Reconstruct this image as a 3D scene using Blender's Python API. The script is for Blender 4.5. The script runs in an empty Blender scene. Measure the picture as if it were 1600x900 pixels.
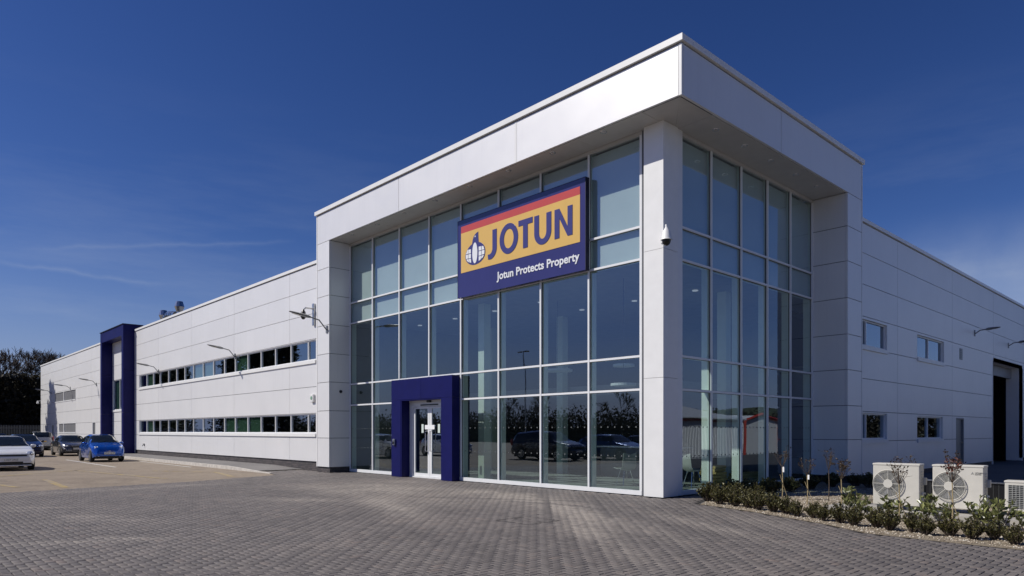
import bpy, math, random
import numpy as np
from mathutils import Vector, Matrix
random.seed(7)
rng = np.random.default_rng(7)
SC = bpy.context.scene
COL = SC.collection
R = math.radians

# ------------------------------------------------------------------ camera
cam_data = bpy.data.cameras.new('camera')
cam_data.sensor_width = 36.0
cam_data.lens = 1081.0 / 1600.0 * 36.0
cam_data.shift_y = 224.5 / 1600.0
cam_data.clip_start = 0.1
cam_data.clip_end = 3000
cam = bpy.data.objects.new('camera', cam_data)
cam.location = (0, 0, 1.6)
cam.rotation_euler = (R(90), 0, R(47.0))
COL.objects.link(cam)
SC.camera = cam

# ------------------------------------------------------------------ sky and sun
SUN_TO = Vector((-0.70, -1.0, 1.23)).normalized()      # direction towards the sun
SUN_EL = math.asin(SUN_TO.z)
SUN_AZ = math.atan2(SUN_TO.x, SUN_TO.y)                # clockwise from +Y
world = bpy.data.worlds.new('World')
SC.world = world
world.use_nodes = True
wn = world.node_tree.nodes; wl = world.node_tree.links
wn.clear()
w_out = wn.new('ShaderNodeOutputWorld')
w_bg = wn.new('ShaderNodeBackground'); w_bg.inputs['Strength'].default_value = 0.062
sky = wn.new('ShaderNodeTexSky')
sky.sky_type = 'NISHITA'
sky.sun_disc = False
sky.sun_elevation = SUN_EL
sky.sun_rotation = SUN_AZ
sky.altitude = 0
sky.air_density = 1.0
sky.dust_density = 0.35
sky.ozone_density = 3.0
w_hs = wn.new('ShaderNodeHueSaturation')
w_hs.inputs['Saturation'].default_value = 1.18
w_hs.inputs['Value'].default_value = 1.0
wl.new(sky.outputs['Color'], w_hs.inputs['Color'])
w_g = wn.new('ShaderNodeGamma'); w_g.inputs['Gamma'].default_value = 1.25
w_t = wn.new('ShaderNodeMix'); w_t.data_type = 'RGBA'; w_t.blend_type = 'MULTIPLY'; w_t.inputs['Factor'].default_value = 1
wl.new(w_hs.outputs['Color'], w_t.inputs[6]); w_t.inputs[7].default_value = (0.95, 0.92, 1.22, 1)
wl.new(w_t.outputs[2], w_g.inputs['Color'])

def pix_dir(px, py):
    a = (px - 800) / 1081.0; b = (674.5 - py) / 1081.0
    c, s = math.cos(R(47)), math.sin(R(47))
    return Vector((-s + a * c, c + a * s, b)).normalized()

w_t2 = wn.new('ShaderNodeMix'); w_t2.data_type = 'RGBA'; w_t2.blend_type = 'MULTIPLY'; w_t2.inputs['Factor'].default_value = 1
wl.new(w_g.outputs['Color'], w_t2.inputs[6]); w_t2.inputs[7].default_value = (0.64, 0.61, 0.575, 1)
tc = wn.new('ShaderNodeTexCoord')
nrm = wn.new('ShaderNodeVectorMath'); nrm.operation = 'NORMALIZE'
wl.new(tc.outputs['Generated'], nrm.inputs[0])
def vdot(v):
    n = wn.new('ShaderNodeVectorMath'); n.operation = 'DOT_PRODUCT'
    wl.new(nrm.outputs[0], n.inputs[0]); n.inputs[1].default_value = v
    return n.outputs['Value']
def wmath(op, a, b=None, c=None, clamp=False):
    n = wn.new('ShaderNodeMath'); n.operation = op; n.use_clamp = clamp
    for i, s in enumerate((a, b, c)):
        if s is None: continue
        if isinstance(s, (int, float)): n.inputs[i].default_value = s
        else: wl.new(s, n.inputs[i])
    return n.outputs[0]
def trail(p0, p1, width, strength):
    """old aircraft trail high in the sky: a great-circle streak between two compass directions"""
    d0, d1 = pix_dir(*p0), pix_dir(*p1)
    n = d0.cross(d1).normalized(); mid = (d0 + d1).normalized()
    half = math.acos(max(-1, min(1, d0.dot(d1)))) / 2
    no = wn.new('ShaderNodeTexNoise'); no.inputs['Scale'].default_value = 26; no.inputs['Detail'].default_value = 5
    wl.new(nrm.outputs[0], no.inputs['Vector'])
    wob = wmath('MULTIPLY', wmath('SUBTRACT', no.outputs['Fac'], 0.5), 0.012)
    dist = wmath('ABSOLUTE', wmath('ADD', vdot(n), wob))
    m = wmath('SUBTRACT', 1.0, wmath('DIVIDE', dist, width), clamp=True)
    m = wmath('POWER', m, 1.6)
    al = wmath('SUBTRACT', vdot(mid), math.cos(half * 1.15))
    al = wmath('DIVIDE', al, (1 - math.cos(half)) * 0.9, clamp=True)
    m = wmath('MULTIPLY', wmath('MULTIPLY', m, al), strength)
    return wmath('MULTIPLY', m, wmath('ADD', 0.35, no.outputs['Fac']))
tot = None
for t in (((0, 410), (245, 445), 0.0050, 0.16), ((60, 388), (440, 378), 0.0050, 0.13),
          ((30, 480), (230, 505), 0.010, 0.05), ((1380, 445), (1900, 400), 0.090, 0.38), ((-500, 330), (-200, 420), 0.008, 0.2)):
    s = trail(*t)
    tot = s if tot is None else wmath('ADD', tot, s)
# thin high haze streaks over the whole lower sky
cn = wn.new('ShaderNodeTexNoise'); cn.inputs['Scale'].default_value = 3.0; cn.inputs['Detail'].default_value = 7; cn.inputs['Roughness'].default_value = .62
mp = wn.new('ShaderNodeMapping'); mp.inputs['Scale'].default_value = (1, 1, 6)
wl.new(nrm.outputs[0], mp.inputs['Vector']); wl.new(mp.outputs[0], cn.inputs['Vector'])
sep = wn.new('ShaderNodeSeparateXYZ'); wl.new(nrm.outputs[0], sep.inputs[0])
lo = wmath('SUBTRACT', 1.0, wmath('DIVIDE', sep.outputs['Z'], 0.42), clamp=True)
hz = wmath('MULTIPLY', wmath('MULTIPLY', wmath('SUBTRACT', cn.outputs['Fac'], 0.45, clamp=True), lo), 0.95)
tot = wmath('ADD', tot, hz, clamp=True)
hb = wmath('SUBTRACT', 1.0, wmath('DIVIDE', wmath('ABSOLUTE', sep.outputs['Z']), 0.26), clamp=True)
hb = wmath('MULTIPLY', wmath('POWER', hb, 1.5), 0.85)
w_hz = wn.new('ShaderNodeMix'); w_hz.data_type = 'RGBA'; wl.new(hb, w_hz.inputs['Factor'])
wl.new(w_t2.outputs[2], w_hz.inputs[6]); w_hz.inputs[7].default_value = (3.9, 5.1, 8.4, 1)
w_mix = wn.new('ShaderNodeMix'); w_mix.data_type = 'RGBA'
wl.new(tot, w_mix.inputs['Factor'])
wl.new(w_hz.outputs[2], w_mix.inputs[6])
w_mix.inputs[7].default_value = (6.5, 7.5, 9.5, 1)
wl.new(w_mix.outputs[2], w_bg.inputs['Color'])
wl.new(w_bg.outputs[0], w_out.inputs['Surface'])

sun_d = bpy.data.lights.new('sun', 'SUN')
sun_d.energy = 4.55
sun_d.angle = R(0.53)
sun_d.color = (1.0, 0.955, 0.875)
sun = bpy.data.objects.new('sun', sun_d)
sun.rotation_euler = SUN_TO.to_track_quat('Z', 'Y').to_euler()
sun.location = (-20, -20, 40)
COL.objects.link(sun)

SC.view_settings.view_transform = 'Standard'
SC.view_settings.look = 'None'
SC.view_settings.exposure = 0.0
SC.view_settings.gamma = 1
SC.view_settings.use_curve_mapping = False
SC.render.engine = 'CYCLES'
SC.cycles.use_denoising = True
SC.cycles.max_bounces = 8
SC.cycles.transparent_max_bounces = 24
SC.cycles.glossy_bounces = 4
SC.cycles.diffuse_bounces = 3
SC.cycles.sample_clamp_indirect = 6.0

# ------------------------------------------------------------------ materials
def _nodes(name):
    m = bpy.data.materials.new(name); m.use_nodes = True
    nt = m.node_tree; b = nt.nodes['Principled BSDF']
    return m, nt, b
def noise_node(nt, scale, detail=4, vec=None, rough=.55, dist=0):
    n = nt.nodes.new('ShaderNodeTexNoise'); n.inputs['Scale'].default_value = scale
    n.inputs['Detail'].default_value = detail; n.inputs['Roughness'].default_value = rough
    n.inputs['Distortion'].default_value = dist
    if vec is not None: nt.links.new(vec, n.inputs['Vector'])
    return n
def wpos(nt):
    g = nt.nodes.new('ShaderNodeNewGeometry'); return g.outputs['Position']
def ramp(nt, src, stops):
    r = nt.nodes.new('ShaderNodeValToRGB'); e = r.color_ramp.elements
    while len(e) < len(stops): e.new(0.5)
    for i, (p, c) in enumerate(stops):
        e[i].position = p; e[i].color = (*c, 1) if len(c) == 3 else c
    nt.links.new(src, r.inputs[0]); return r.outputs[0]
def mixc(nt, fac, a, b, mode='MIX'):
    n = nt.nodes.new('ShaderNodeMix'); n.data_type = 'RGBA'; n.blend_type = mode
    for s, k in ((fac, 0), (a, 6), (b, 7)):
        if isinstance(s, (int, float)): n.inputs[k].default_value = s
        elif isinstance(s, tuple): n.inputs[k].default_value = (*s, 1)
        else: nt.links.new(s, n.inputs[k])
    return n.outputs[2]
def bump(nt, b, src, strength, dist=.01):
    n = nt.nodes.new('ShaderNodeBump'); n.inputs['Strength'].default_value = strength
    n.inputs['Distance'].default_value = dist
    nt.links.new(src, n.inputs['Height']); nt.links.new(n.outputs[0], b.inputs['Normal'])
def pbr(name, col, rough=.5, metal=0, var=.08, vscale=3, bumps=0, bscale=200, spec=.5, coat=0, objvar=0):
    m, nt, b = _nodes(name)
    n = noise_node(nt, vscale, 5, wpos(nt))
    lo = tuple(max(0, c * (1 - var)) for c in col); hi = tuple(min(1, c * (1 + var)) for c in col)
    c = ramp(nt, n.outputs['Fac'], [(.3, lo), (.7, hi)])
    if objvar:
        oi = nt.nodes.new('ShaderNodeObjectInfo')
        c = mixc(nt, 1.0, c, ramp(nt, oi.outputs['Random'], [(0, (1 - objvar,) * 3), (1, (1, 1, 1))]), 'MULTIPLY')
    nt.links.new(c, b.inputs['Base Color'])
    b.inputs['Roughness'].default_value = rough; b.inputs['Metallic'].default_value = metal
    b.inputs['Specular IOR Level'].default_value = spec
    b.inputs['Coat Weight'].default_value = coat; b.inputs['Coat Roughness'].default_value = .03
    if bumps:
        bn = noise_node(nt, bscale, 3, wpos(nt)); bump(nt, b, bn.outputs['Fac'], bumps)
    return m
def emit(name, col, s):
    m, nt, b = _nodes(name)
    b.inputs['Base Color'].default_value = (*col, 1)
    b.inputs['Emission Color'].default_value = (*col, 1); b.inputs['Emission Strength'].default_value = s
    return m

def cladding_mat(name='white_cladding', ribs=.05):
    m, nt, b = _nodes(name)
    p = wpos(nt)
    n = noise_node(nt, .6, 6, p); n2 = noise_node(nt, 1.1 if ribs < .02 else 9, 2, p)
    c = ramp(nt, n.outputs['Fac'], [(.3, (.755, .748, .74)), (.7, (.80, .79, .78))])
    mp = nt.nodes.new('ShaderNodeMapping'); mp.inputs['Scale'].default_value = (3, 3, .12); nt.links.new(p, mp.inputs['Vector'])
    st = noise_node(nt, 2.2, 5, mp.outputs[0])
    c = mixc(nt, ramp(nt, st.outputs['Fac'], [(.55, (0, 0, 0)), (.8, (.10, .10, .10))]), c, (.42, .42, .42))
    oi = nt.nodes.new('ShaderNodeObjectInfo')
    c = mixc(nt, 1.0, c, ramp(nt, oi.outputs['Random'], [(0, (.955, .955, .96)), (1, (1, 1, 1))]), 'MULTIPLY')
    nt.links.new(c, b.inputs['Base Color'])
    b.inputs['Metallic'].default_value = .22
    r = ramp(nt, n2.outputs['Fac'], [(.3, (.40,) * 3), (.7, (.45 if ribs < .02 else .48,) * 3)]); nt.links.new(r, b.inputs['Roughness'])
    # faint ribs of the sandwich panel
    mr = nt.nodes.new('ShaderNodeMapping'); mr.inputs['Scale'].default_value = (0, 0, 1); nt.links.new(p, mr.inputs['Vector'])
    wv = nt.nodes.new('ShaderNodeTexWave'); wv.bands_direction = 'Z'; wv.inputs['Scale'].default_value = 3.2; nt.links.new(mr.outputs[0], wv.inputs['Vector'])
    big = noise_node(nt, .9, 2, p)
    ad = nt.nodes.new('ShaderNodeMath'); ad.operation = 'MULTIPLY_ADD'; ad.inputs[1].default_value = .06
    nt.links.new(wv.outputs['Fac'], ad.inputs[0]); nt.links.new(big.outputs['Fac'], ad.inputs[2])
    bump(nt, b, ad.outputs[0], ribs, .02)
    return m
def glass_mat(name, tint, ior, ripple=.05, rcol=(.76, .87, 1.0)):
    m = bpy.data.materials.new(name); m.use_nodes = True
    nt = m.node_tree; nt.nodes.clear()
    out = nt.nodes.new('ShaderNodeOutputMaterial')
    tr = nt.nodes.new('ShaderNodeBsdfTransparent'); tr.inputs[0].default_value = (*tint, 1)
    gl = nt.nodes.new('ShaderNodeBsdfGlossy'); gl.inputs['Roughness'].default_value = 0.0
    gl.inputs['Color'].default_value = (*rcol, 1)
    lw = nt.nodes.new('ShaderNodeLayerWeight'); lw.inputs['Blend'].default_value = .5   # facing: 1 - |cos|
    pw = nt.nodes.new('ShaderNodeMath'); pw.operation = 'POWER'; pw.inputs[1].default_value = 5; nt.links.new(lw.outputs['Facing'], pw.inputs[0])
    f0 = ((ior - 1) / (ior + 1)) ** 2 * 1.75                                             # coated double glazing
    fr = nt.nodes.new('ShaderNodeMath'); fr.operation = 'MULTIPLY_ADD'; fr.inputs[1].default_value = 1 - f0; fr.inputs[2].default_value = f0; nt.links.new(pw.outputs[0], fr.inputs[0])
    g = nt.nodes.new('ShaderNodeNewGeometry')
    oi = nt.nodes.new('ShaderNodeObjectInfo')
    off = nt.nodes.new('ShaderNodeVectorMath'); off.operation = 'ADD'
    sc = nt.nodes.new('ShaderNodeVectorMath'); sc.operation = 'SCALE'; sc.inputs[3].default_value = 40
    nt.links.new(g.outputs['Position'], off.inputs[0])
    cb = nt.nodes.new('ShaderNodeCombineXYZ'); nt.links.new(oi.outputs['Random'], cb.inputs[0]); nt.links.new(oi.outputs['Random'], cb.inputs[2])
    nt.links.new(cb.outputs[0], sc.inputs[0]); nt.links.new(sc.outputs[0], off.inputs[1])
    n = noise_node(nt, .55, 1, off.outputs[0])
    bp = nt.nodes.new('ShaderNodeBump'); bp.inputs['Strength'].default_value = ripple; bp.inputs['Distance'].default_value = .05
    nt.links.new(n.outputs['Fac'], bp.inputs['Height']); nt.links.new(bp.outputs[0], gl.inputs['Normal'])
    mx = nt.nodes.new('ShaderNodeMixShader')
    nt.links.new(fr.outputs[0], mx.inputs[0]); nt.links.new(tr.outputs[0], mx.inputs[1]); nt.links.new(gl.outputs[0], mx.inputs[2])
    nt.links.new(mx.outputs[0], out.inputs['Surface'])
    return m

M = {}
M['clad'] = cladding_mat(); M['fascia'] = cladding_mat('white_fascia', .008)
M['trim'] = pbr('white_trim', (.76, .755, .74), .38, var=.03)
M['frame'] = pbr('white_aluminium_frame', (.74, .745, .75), .3, var=.03)
M['seam'] = pbr('dark_joint_backing', (.11, .115, .13), .8)
M['navy'] = pbr('navy_cladding', (.0065, .0075, .084), .45, var=.1, bumps=.03, bscale=6, spec=.18)
M['navydark'] = pbr('navy_joint', (.006, .006, .03), .6)
M['soffit'] = pbr('soffit_panel', (.50, .485, .465), .5, var=.05)
M['glass'] = glass_mat('lobby_glass', (.74, .815, .79), 1.95, .10)
M['wglass'] = glass_mat('window_glass', (.42, .50, .46), 2.5, .03)
M['span'] = pbr('spandrel_backing', (.56, .60, .62), .6, var=.05, vscale=1)
M['fin'] = pbr('pale_interior_fin', (.62, .70, .64), .5, var=.04)
M['dark'] = pbr('dark_room', (.035, .037, .035), .8)
M['floor'] = pbr('lobby_floor', (.30, .34, .32), .25, var=.12, vscale=1.5)
M['inwall'] = pbr('lobby_wall', (.16, .165, .16), .7)
M['ceil'] = pbr('lobby_ceiling', (.30, .30, .30), .7)
M['white'] = pbr('white_paint', (.78, .78, .76), .4)
M['blindg'] = pbr('green_blind', (.17, .30, .22), .7, var=.08, vscale=8)
M['blindt'] = pbr('teal_blind', (.42, .55, .56), .7, var=.05, vscale=8)
M['louvre'] = pbr('grey_louvre', (.22, .22, .23), .45)
M['galv'] = pbr('galvanised_steel', (.48, .49, .50), .32, 1.0, var=.2, vscale=12)
M['galvd'] = pbr('weathered_steel', (.46, .47, .49), .22, 1.0, var=.35, vscale=5)
M['lampgrey'] = pbr('lamp_grey', (.23, .235, .24), .4, .5)
M['blackp'] = pbr('black_plastic', (.012, .012, .013), .3)
M['rubber'] = pbr('rubber', (.018, .018, .018), .85)
M['chrome'] = pbr('chrome', (.7, .7, .72), .12, 1.0, var=.02)
M['concrete'] = pbr('concrete', (.36, .34, .31), .85, var=.22, vscale=5, bumps=.3, bscale=60)
M['kerb'] = pbr('kerb_concrete', (.45, .42, .38), .85, var=.2, vscale=6, bumps=.3, bscale=80)
M['bark'] = pbr('bark', (.085, .065, .05), .9, var=.3, vscale=30, bumps=.5, bscale=60)
M['twig'] = pbr('twig', (.085, .062, .045), .8, var=.3, vscale=20)
M['cane'] = pbr('bamboo_cane', (.38, .30, .16), .7, var=.2, vscale=30)
M['tag'] = pbr('white_tag', (.85, .85, .85), .5, var=.02)
M['wood'] = pbr('stacked_timber', (.50, .40, .16), .7, var=.2, vscale=6)
M['red'] = pbr('red_trim', (.42, .035, .02), .5)
M['yellowsign'] = pbr('sign_yellow', (.68, .43, .105), .28, var=.03, coat=.5)
M['redsign'] = pbr('sign_red', (.50, .07, .05), .28, var=.03, coat=.5)
M['bluesign'] = pbr('sign_blue', (.030, .026, .125), .26, var=.05, coat=.6)
M['bluelet'] = pbr('sign_letter_blue', (.050, .045, .17), .28, var=.04, coat=.5)
M['whitesign'] = pbr('sign_white', (.75, .76, .78), .3, var=.02)
M['ac'] = pbr('cream_enamel', (.60, .575, .515), .4, var=.05, vscale=5)
M['chair'] = pbr('pale_plastic_shell', (.34, .37, .35), .4, var=.03)
M['fanwell'] = pbr('fan_well', (.14, .145, .14), .6)
M['acdark'] = pbr('ac_inside', (.05, .055, .055), .6)
M['acgrille'] = pbr('ac_grille', (.45, .45, .43), .4)
M['dl'] = emit('downlight_lens', (.9, .93, 1.0), .30)
M['pend'] = pbr('pendant_ring', (.55, .60, .62), .5, var=.02)
M['dots'] = pbr('frosted_dots', (.13, .14, .14), .7)

def leaf_mat(name, a, b_, rough=.45):
    m, nt, b = _nodes(name)
    g = nt.nodes.new('ShaderNodeNewGeometry')
    r = g.outputs['Random Per Island']
    c = ramp(nt, r, [(0, a), (.65, b_), (1, tuple(min(1, x * 1.5) for x in b_))])
    nt.links.new(c, b.inputs['Base Color']); b.inputs['Roughness'].default_value = rough
    b.inputs['Specular IOR Level'].default_value = .4
    # a little light through the leaf
    tl = nt.nodes.new('ShaderNodeBsdfTranslucent'); nt.links.new(c, tl.inputs[0])
    mx = nt.nodes.new('ShaderNodeMixShader'); mx.inputs[0].default_value = .18
    out = nt.nodes['Material Output']
    nt.links.new(b.outputs[0], mx.inputs[1]); nt.links.new(tl.outputs[0], mx.inputs[2]); nt.links.new(mx.outputs[0], out.inputs['Surface'])
    return m
M['leafbox'] = leaf_mat('box_leaves', (.032, .038, .013), (.105, .095, .032))
M['leaflaurel'] = leaf_mat('laurel_leaves', (.065, .085, .028), (.19, .20, .075), .3)
M['leafdark'] = leaf_mat('conifer_leaves', (.010, .014, .008), (.028, .034, .016), .7)
M['leafbrown'] = leaf_mat('hedge_leaves', (.012, .011, .007), (.035, .030, .018), .8)
M['leafred'] = leaf_mat('red_leaves', (.05, .022, .016), (.13, .045, .03), .5)
M['leafbronze'] = leaf_mat('bronze_leaves', (.03, .022, .015), (.075, .05, .03), .5)

def brick_mat():
    m, nt, b = _nodes('dark_plinth_brick')
    p = wpos(nt); sp = nt.nodes.new('ShaderNodeSeparateXYZ'); nt.links.new(p, sp.inputs[0])
    ad = nt.nodes.new('ShaderNodeMath'); nt.links.new(sp.outputs[0], ad.inputs[0]); nt.links.new(sp.outputs[1], ad.inputs[1])
    cb = nt.nodes.new('ShaderNodeCombineXYZ'); nt.links.new(ad.outputs[0], cb.inputs[0]); nt.links.new(sp.outputs[2], cb.inputs[1])
    br = nt.nodes.new('ShaderNodeTexBrick'); nt.links.new(cb.outputs[0], br.inputs['Vector'])
    br.inputs['Scale'].default_value = 1; br.inputs['Brick Width'].default_value = .225; br.inputs['Row Height'].default_value = .075
    br.inputs['Mortar Size'].default_value = .006
    br.inputs['Color1'].default_value = (.05, .045, .048, 1); br.inputs['Color2'].default_value = (.095, .08, .08, 1)
    br.inputs['Mortar'].default_value = (.02, .02, .02, 1)
    nt.links.new(br.outputs['Color'], b.inputs['Base Color']); b.inputs['Roughness'].default_value = .75
    bump(nt, b, br.outputs['Fac'], -.6, .01)
    return m
M['brick'] = brick_mat()

# block paving: tone carried per block (stuff) or per object (individual blocks)
def paving_mat(name, per_object):
    m, nt, b = _nodes(name)
    p = wpos(nt)
    if per_object:
        oi = nt.nodes.new('ShaderNodeObjectInfo'); t = oi.outputs['Random']
        st = nt.nodes.new('ShaderNodeAttribute'); st.attribute_type = 'OBJECT'; st.attribute_name = 'wear_and_sunlight'
    else:
        at = nt.nodes.new('ShaderNodeAttribute'); at.attribute_name = 'tone'; t = at.outputs['Fac']
        st = nt.nodes.new('ShaderNodeAttribute'); st.attribute_name = 'wear_and_sunlight'
    c = ramp(nt, t, [(0, (.112, .100, .095)), (.35, (.138, .123, .117)), (.7, (.152, .135, .127)), (.94, (.168, .148, .137)), (1, (.172, .141, .126))])
    n1 = noise_node(nt, .45, 6, p, .62, .6)
    c = mixc(nt, 1.0, c, ramp(nt, n1.outputs['Fac'], [(.3, (.80, .80, .81)), (.55, (1, 1, 1)), (.75, (1.16, 1.12, 1.08))]), 'MULTIPLY')
    n2 = noise_node(nt, 90, 3, p)
    c = mixc(nt, 1.0, c, ramp(nt, n2.outputs['Fac'], [(.3, (.85,) * 3), (.7, (1.15,) * 3)]), 'MULTIPLY')
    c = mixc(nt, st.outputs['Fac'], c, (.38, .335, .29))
    nt.links.new(c, b.inputs['Base Color'])
    b.inputs['Roughness'].default_value = .68; b.inputs['Specular IOR Level'].default_value = .35
    bump(nt, b, n2.outputs['Fac'], .35, .004)
    return m
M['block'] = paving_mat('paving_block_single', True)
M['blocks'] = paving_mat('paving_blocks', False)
def sheet_mat(name, stops, scale, dscale=70, rough=.85, bstr=.3, dist=.8):
    m, nt, b = _nodes(name); p = wpos(nt)
    n = noise_node(nt, scale, 7, p, .62, dist); c = ramp(nt, n.outputs['Fac'], stops)
    d = noise_node(nt, dscale, 3, p)
    c = mixc(nt, 1.0, c, ramp(nt, d.outputs['Fac'], [(.3, (.82,) * 3), (.7, (1.18,) * 3)]), 'MULTIPLY')
    nt.links.new(c, b.inputs['Base Color']); b.inputs['Roughness'].default_value = rough
    bump(nt, b, d.outputs['Fac'], bstr, .006)
    return m
M['joint'] = sheet_mat('joint_sand', [(.3, (.030, .028, .027)), (.7, (.055, .050, .046))], 1.2)
M['pave_far'] = sheet_mat('paving_far', [(.3, (.105, .095, .09)), (.7, (.15, .135, .13))], .4)
M['carpark'] = sheet_mat('car_park_surface', [(.25, (.145, .115, .088)), (.42, (.205, .162, .120)), (.55, (.245, .198, .148)), (.62, (.215, .168, .122)), (.78, (.31, .258, .195))], .42, 14, dist=1.6)
M['asphalt'] = sheet_mat('asphalt', [(.3, (.045, .045, .048)), (.7, (.075, .072, .072))], .5, 90)
M['path'] = sheet_mat('path_tarmac', [(.3, (.125, .118, .115)), (.7, (.185, .172, .165))], .6, 60)
M['soil'] = sheet_mat('soil', [(.3, (.05, .04, .03)), (.7, (.10, .08, .06))], 3)
M['soilg'] = sheet_mat('gravel_bed_base', [(.3, (.12, .095, .065)), (.7, (.30, .25, .18))], 14)
M['field'] = sheet_mat('rough_ground', [(.3, (.06, .06, .035)), (.7, (.11, .10, .06))], .1, 5)
M['hill'] = sheet_mat('hill_woodland', [(.3, (.03, .045, .022)), (.7, (.06, .075, .035))], .05, .6)
def line_mat(name, col, keep):
    m, nt, b = _nodes(name); p = wpos(nt)
    n = noise_node(nt, 2.5, 8, p, .75)
    c = mixc(nt, ramp(nt, n.outputs['Fac'], [(keep - .08, (1, 1, 1)), (keep + .08, (0, 0, 0))]), (.255, .215, .18), col)
    nt.links.new(c, b.inputs['Base Color']); b.inputs['Roughness'].default_value = .8
    return m
M['yline'] = line_mat('worn_yellow_paint', (.36, .26, .085), .49)
M['wline'] = line_mat('worn_white_paint', (.62, .60, .56), .62)
def gravel_mat():
    m, nt, b = _nodes('buff_gravel')
    g = nt.nodes.new('ShaderNodeNewGeometry')
    c = ramp(nt, g.outputs['Random Per Island'], [(0, (.15, .115, .08)), (.4, (.30, .245, .18)), (.8, (.43, .37, .29)), (1, (.6, .56, .48))])
    nt.links.new(c, b.inputs['Base Color']); b.inputs['Roughness'].default_value = .8
    return m
M['gravel'] = gravel_mat()

# ------------------------------------------------------------------ mesh helpers
class MB:
    def __init__(s): s.v = []; s.f = []; s.m = []; s.cur = 0
    def mat(s, i): s.cur = i; return s
    def face(s, idx): s.f.append(tuple(idx)); s.m.append(s.cur)
    def box(s, x0, x1, y0, y1, z0, z1):
        if x0 > x1: x0, x1 = x1, x0
        if y0 > y1: y0, y1 = y1, y0
        if z0 > z1: z0, z1 = z1, z0
        k = len(s.v)
        s.v += [(x0, y0, z0), (x1, y0, z0), (x1, y1, z0), (x0, y1, z0), (x0, y0, z1), (x1, y0, z1), (x1, y1, z1), (x0, y1, z1)]
        for q in ((0, 3, 2, 1), (4, 5, 6, 7), (0, 1, 5, 4), (1, 2, 6, 5), (2, 3, 7, 6), (3, 0, 4, 7)): s.face([k + i for i in q])
        return s
    def cbox(s, x0, x1, y0, y1, z0, z1, c):
        """box with chamfered edges: a few straight slices joined"""
        if x0 > x1: x0, x1 = x1, x0
        if y0 > y1: y0, y1 = y1, y0
        if z0 > z1: z0, z1 = z1, z0
        ring = lambda i, z: [(x0 + c + i, y0 + i, z), (x1 - c - i, y0 + i, z), (x1 - i, y0 + c + i, z), (x1 - i, y1 - c - i, z),
                             (x1 - c - i, y1 - i, z), (x0 + c + i, y1 - i, z), (x0 + i, y1 - c - i, z), (x0 + i, y0 + c + i, z)]
        return s.loft([ring(c, z0), ring(0, z0 + c), ring(0, z1 - c), ring(c, z1)], True)
    def loft(s, rings, caps=True, closed=True):
        k = len(s.v); n = len(rings[0])
        for r in rings: s.v += [tuple(p) for p in r]
        for i in range(len(rings) - 1):
            for j in range(n if closed else n - 1):
                a = k + i * n + j; b = k + i * n + (j + 1) % n
                s.face((a, b, b + n, a + n))
        if caps:
            s.face([k + j for j in range(n)][::-1]); s.face([k + (len(rings) - 1) * n + j for j in range(n)])
        return s
    def tube(s, pts, rad, n=6, caps=True):
        pts = [Vector(p) for p in pts]
        if not hasattr(rad, '__len__'): rad = [rad] * len(pts)
        rings = []
        up = None
        for i, p in enumerate(pts):
            d = (pts[min(i + 1, len(pts) - 1)] - pts[max(i - 1, 0)]).normalized()
            if up is None: up = Vector((0, 0, 1)) if abs(d.z) < .9 else Vector((1, 0, 0))
            a = d.cross(up).normalized(); b = a.cross(d).normalized(); up = b
            rings.append([p + (a * math.cos(t) + b * math.sin(t)) * rad[i] for t in [2 * math.pi * j / n for j in range(n)]])
        return s.loft(rings, caps)
    def cyl(s, c, r, h, n=16, axis='z', r2=None):
        d = {'x': (1, 0, 0), 'y': (0, 1, 0), 'z': (0, 0, 1)}[axis]; c = Vector(c)
        return s.tube([c, c + Vector(d) * h], [r, r if r2 is None else r2], n)
    def ell(s, c, rx, ry, rz, n=12, m=8, z0=-1, z1=1):
        rings = []
        a0 = math.asin(z0); a1 = math.asin(z1)
        for i in range(m + 1):
            a = a0 + (a1 - a0) * i / m; k = max(math.cos(a), 1e-3)
            rings.append([(c[0] + rx * k * math.cos(t), c[1] + ry * k * math.sin(t), c[2] + rz * math.sin(a)) for t in [2 * math.pi * j / n for j in range(n)]])
        return s.loft(rings, True)
    def prism(s, pts, axis, d0, d1):
        """extrude a 2-D outline; axis 'y': pts are (x,z); 'x': (y,z); 'z': (x,y)"""
        def P(p, d): return (p[0], d, p[1]) if axis == 'y' else ((d, p[0], p[1]) if axis == 'x' else (p[0], p[1], d))
        return s.loft([[P(p, d0) for p in pts], [P(p, d1) for p in pts]], True)
    def mesh(s, name, mats, smooth=False):
        me = bpy.data.meshes.new(name)
        me.from_pydata(s.v, [], s.f)
        if not isinstance(mats, (list, tuple)): mats = [mats]
        for m in mats: me.materials.append(m)
        if len(mats) > 1: me.polygons.foreach_set('material_index', s.m)
        if smooth: me.polygons.foreach_set('use_smooth', [True] * len(me.polygons))
        me.update()
        import bmesh
        bm = bmesh.new(); bm.from_mesh(me); bmesh.ops.recalc_face_normals(bm, faces=bm.faces); bm.to_mesh(me); bm.free()
        if smooth: me.set_sharp_from_angle(angle=R(40))
        return me
def link(name, me, parent=None, world=True):
    o = bpy.data.objects.new(name, me); COL.objects.link(o)
    if parent:
        o.parent = parent
        if world:
            base = parent.location.copy(); q = parent.parent
            while q: base += q.location; q = q.parent
            o.location = -base
    return o
def obj(name, mb, mat, parent=None, smooth=False, world=True):
    return link(name, mb.mesh(name, mat, smooth), parent, world)
def tag(o, label=None, cat=None, group=None, kind=None):
    if label: o['label'] = label
    if cat: o['category'] = cat
    if group: o['group'] = group
    if kind: o['kind'] = kind
    return o
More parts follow.
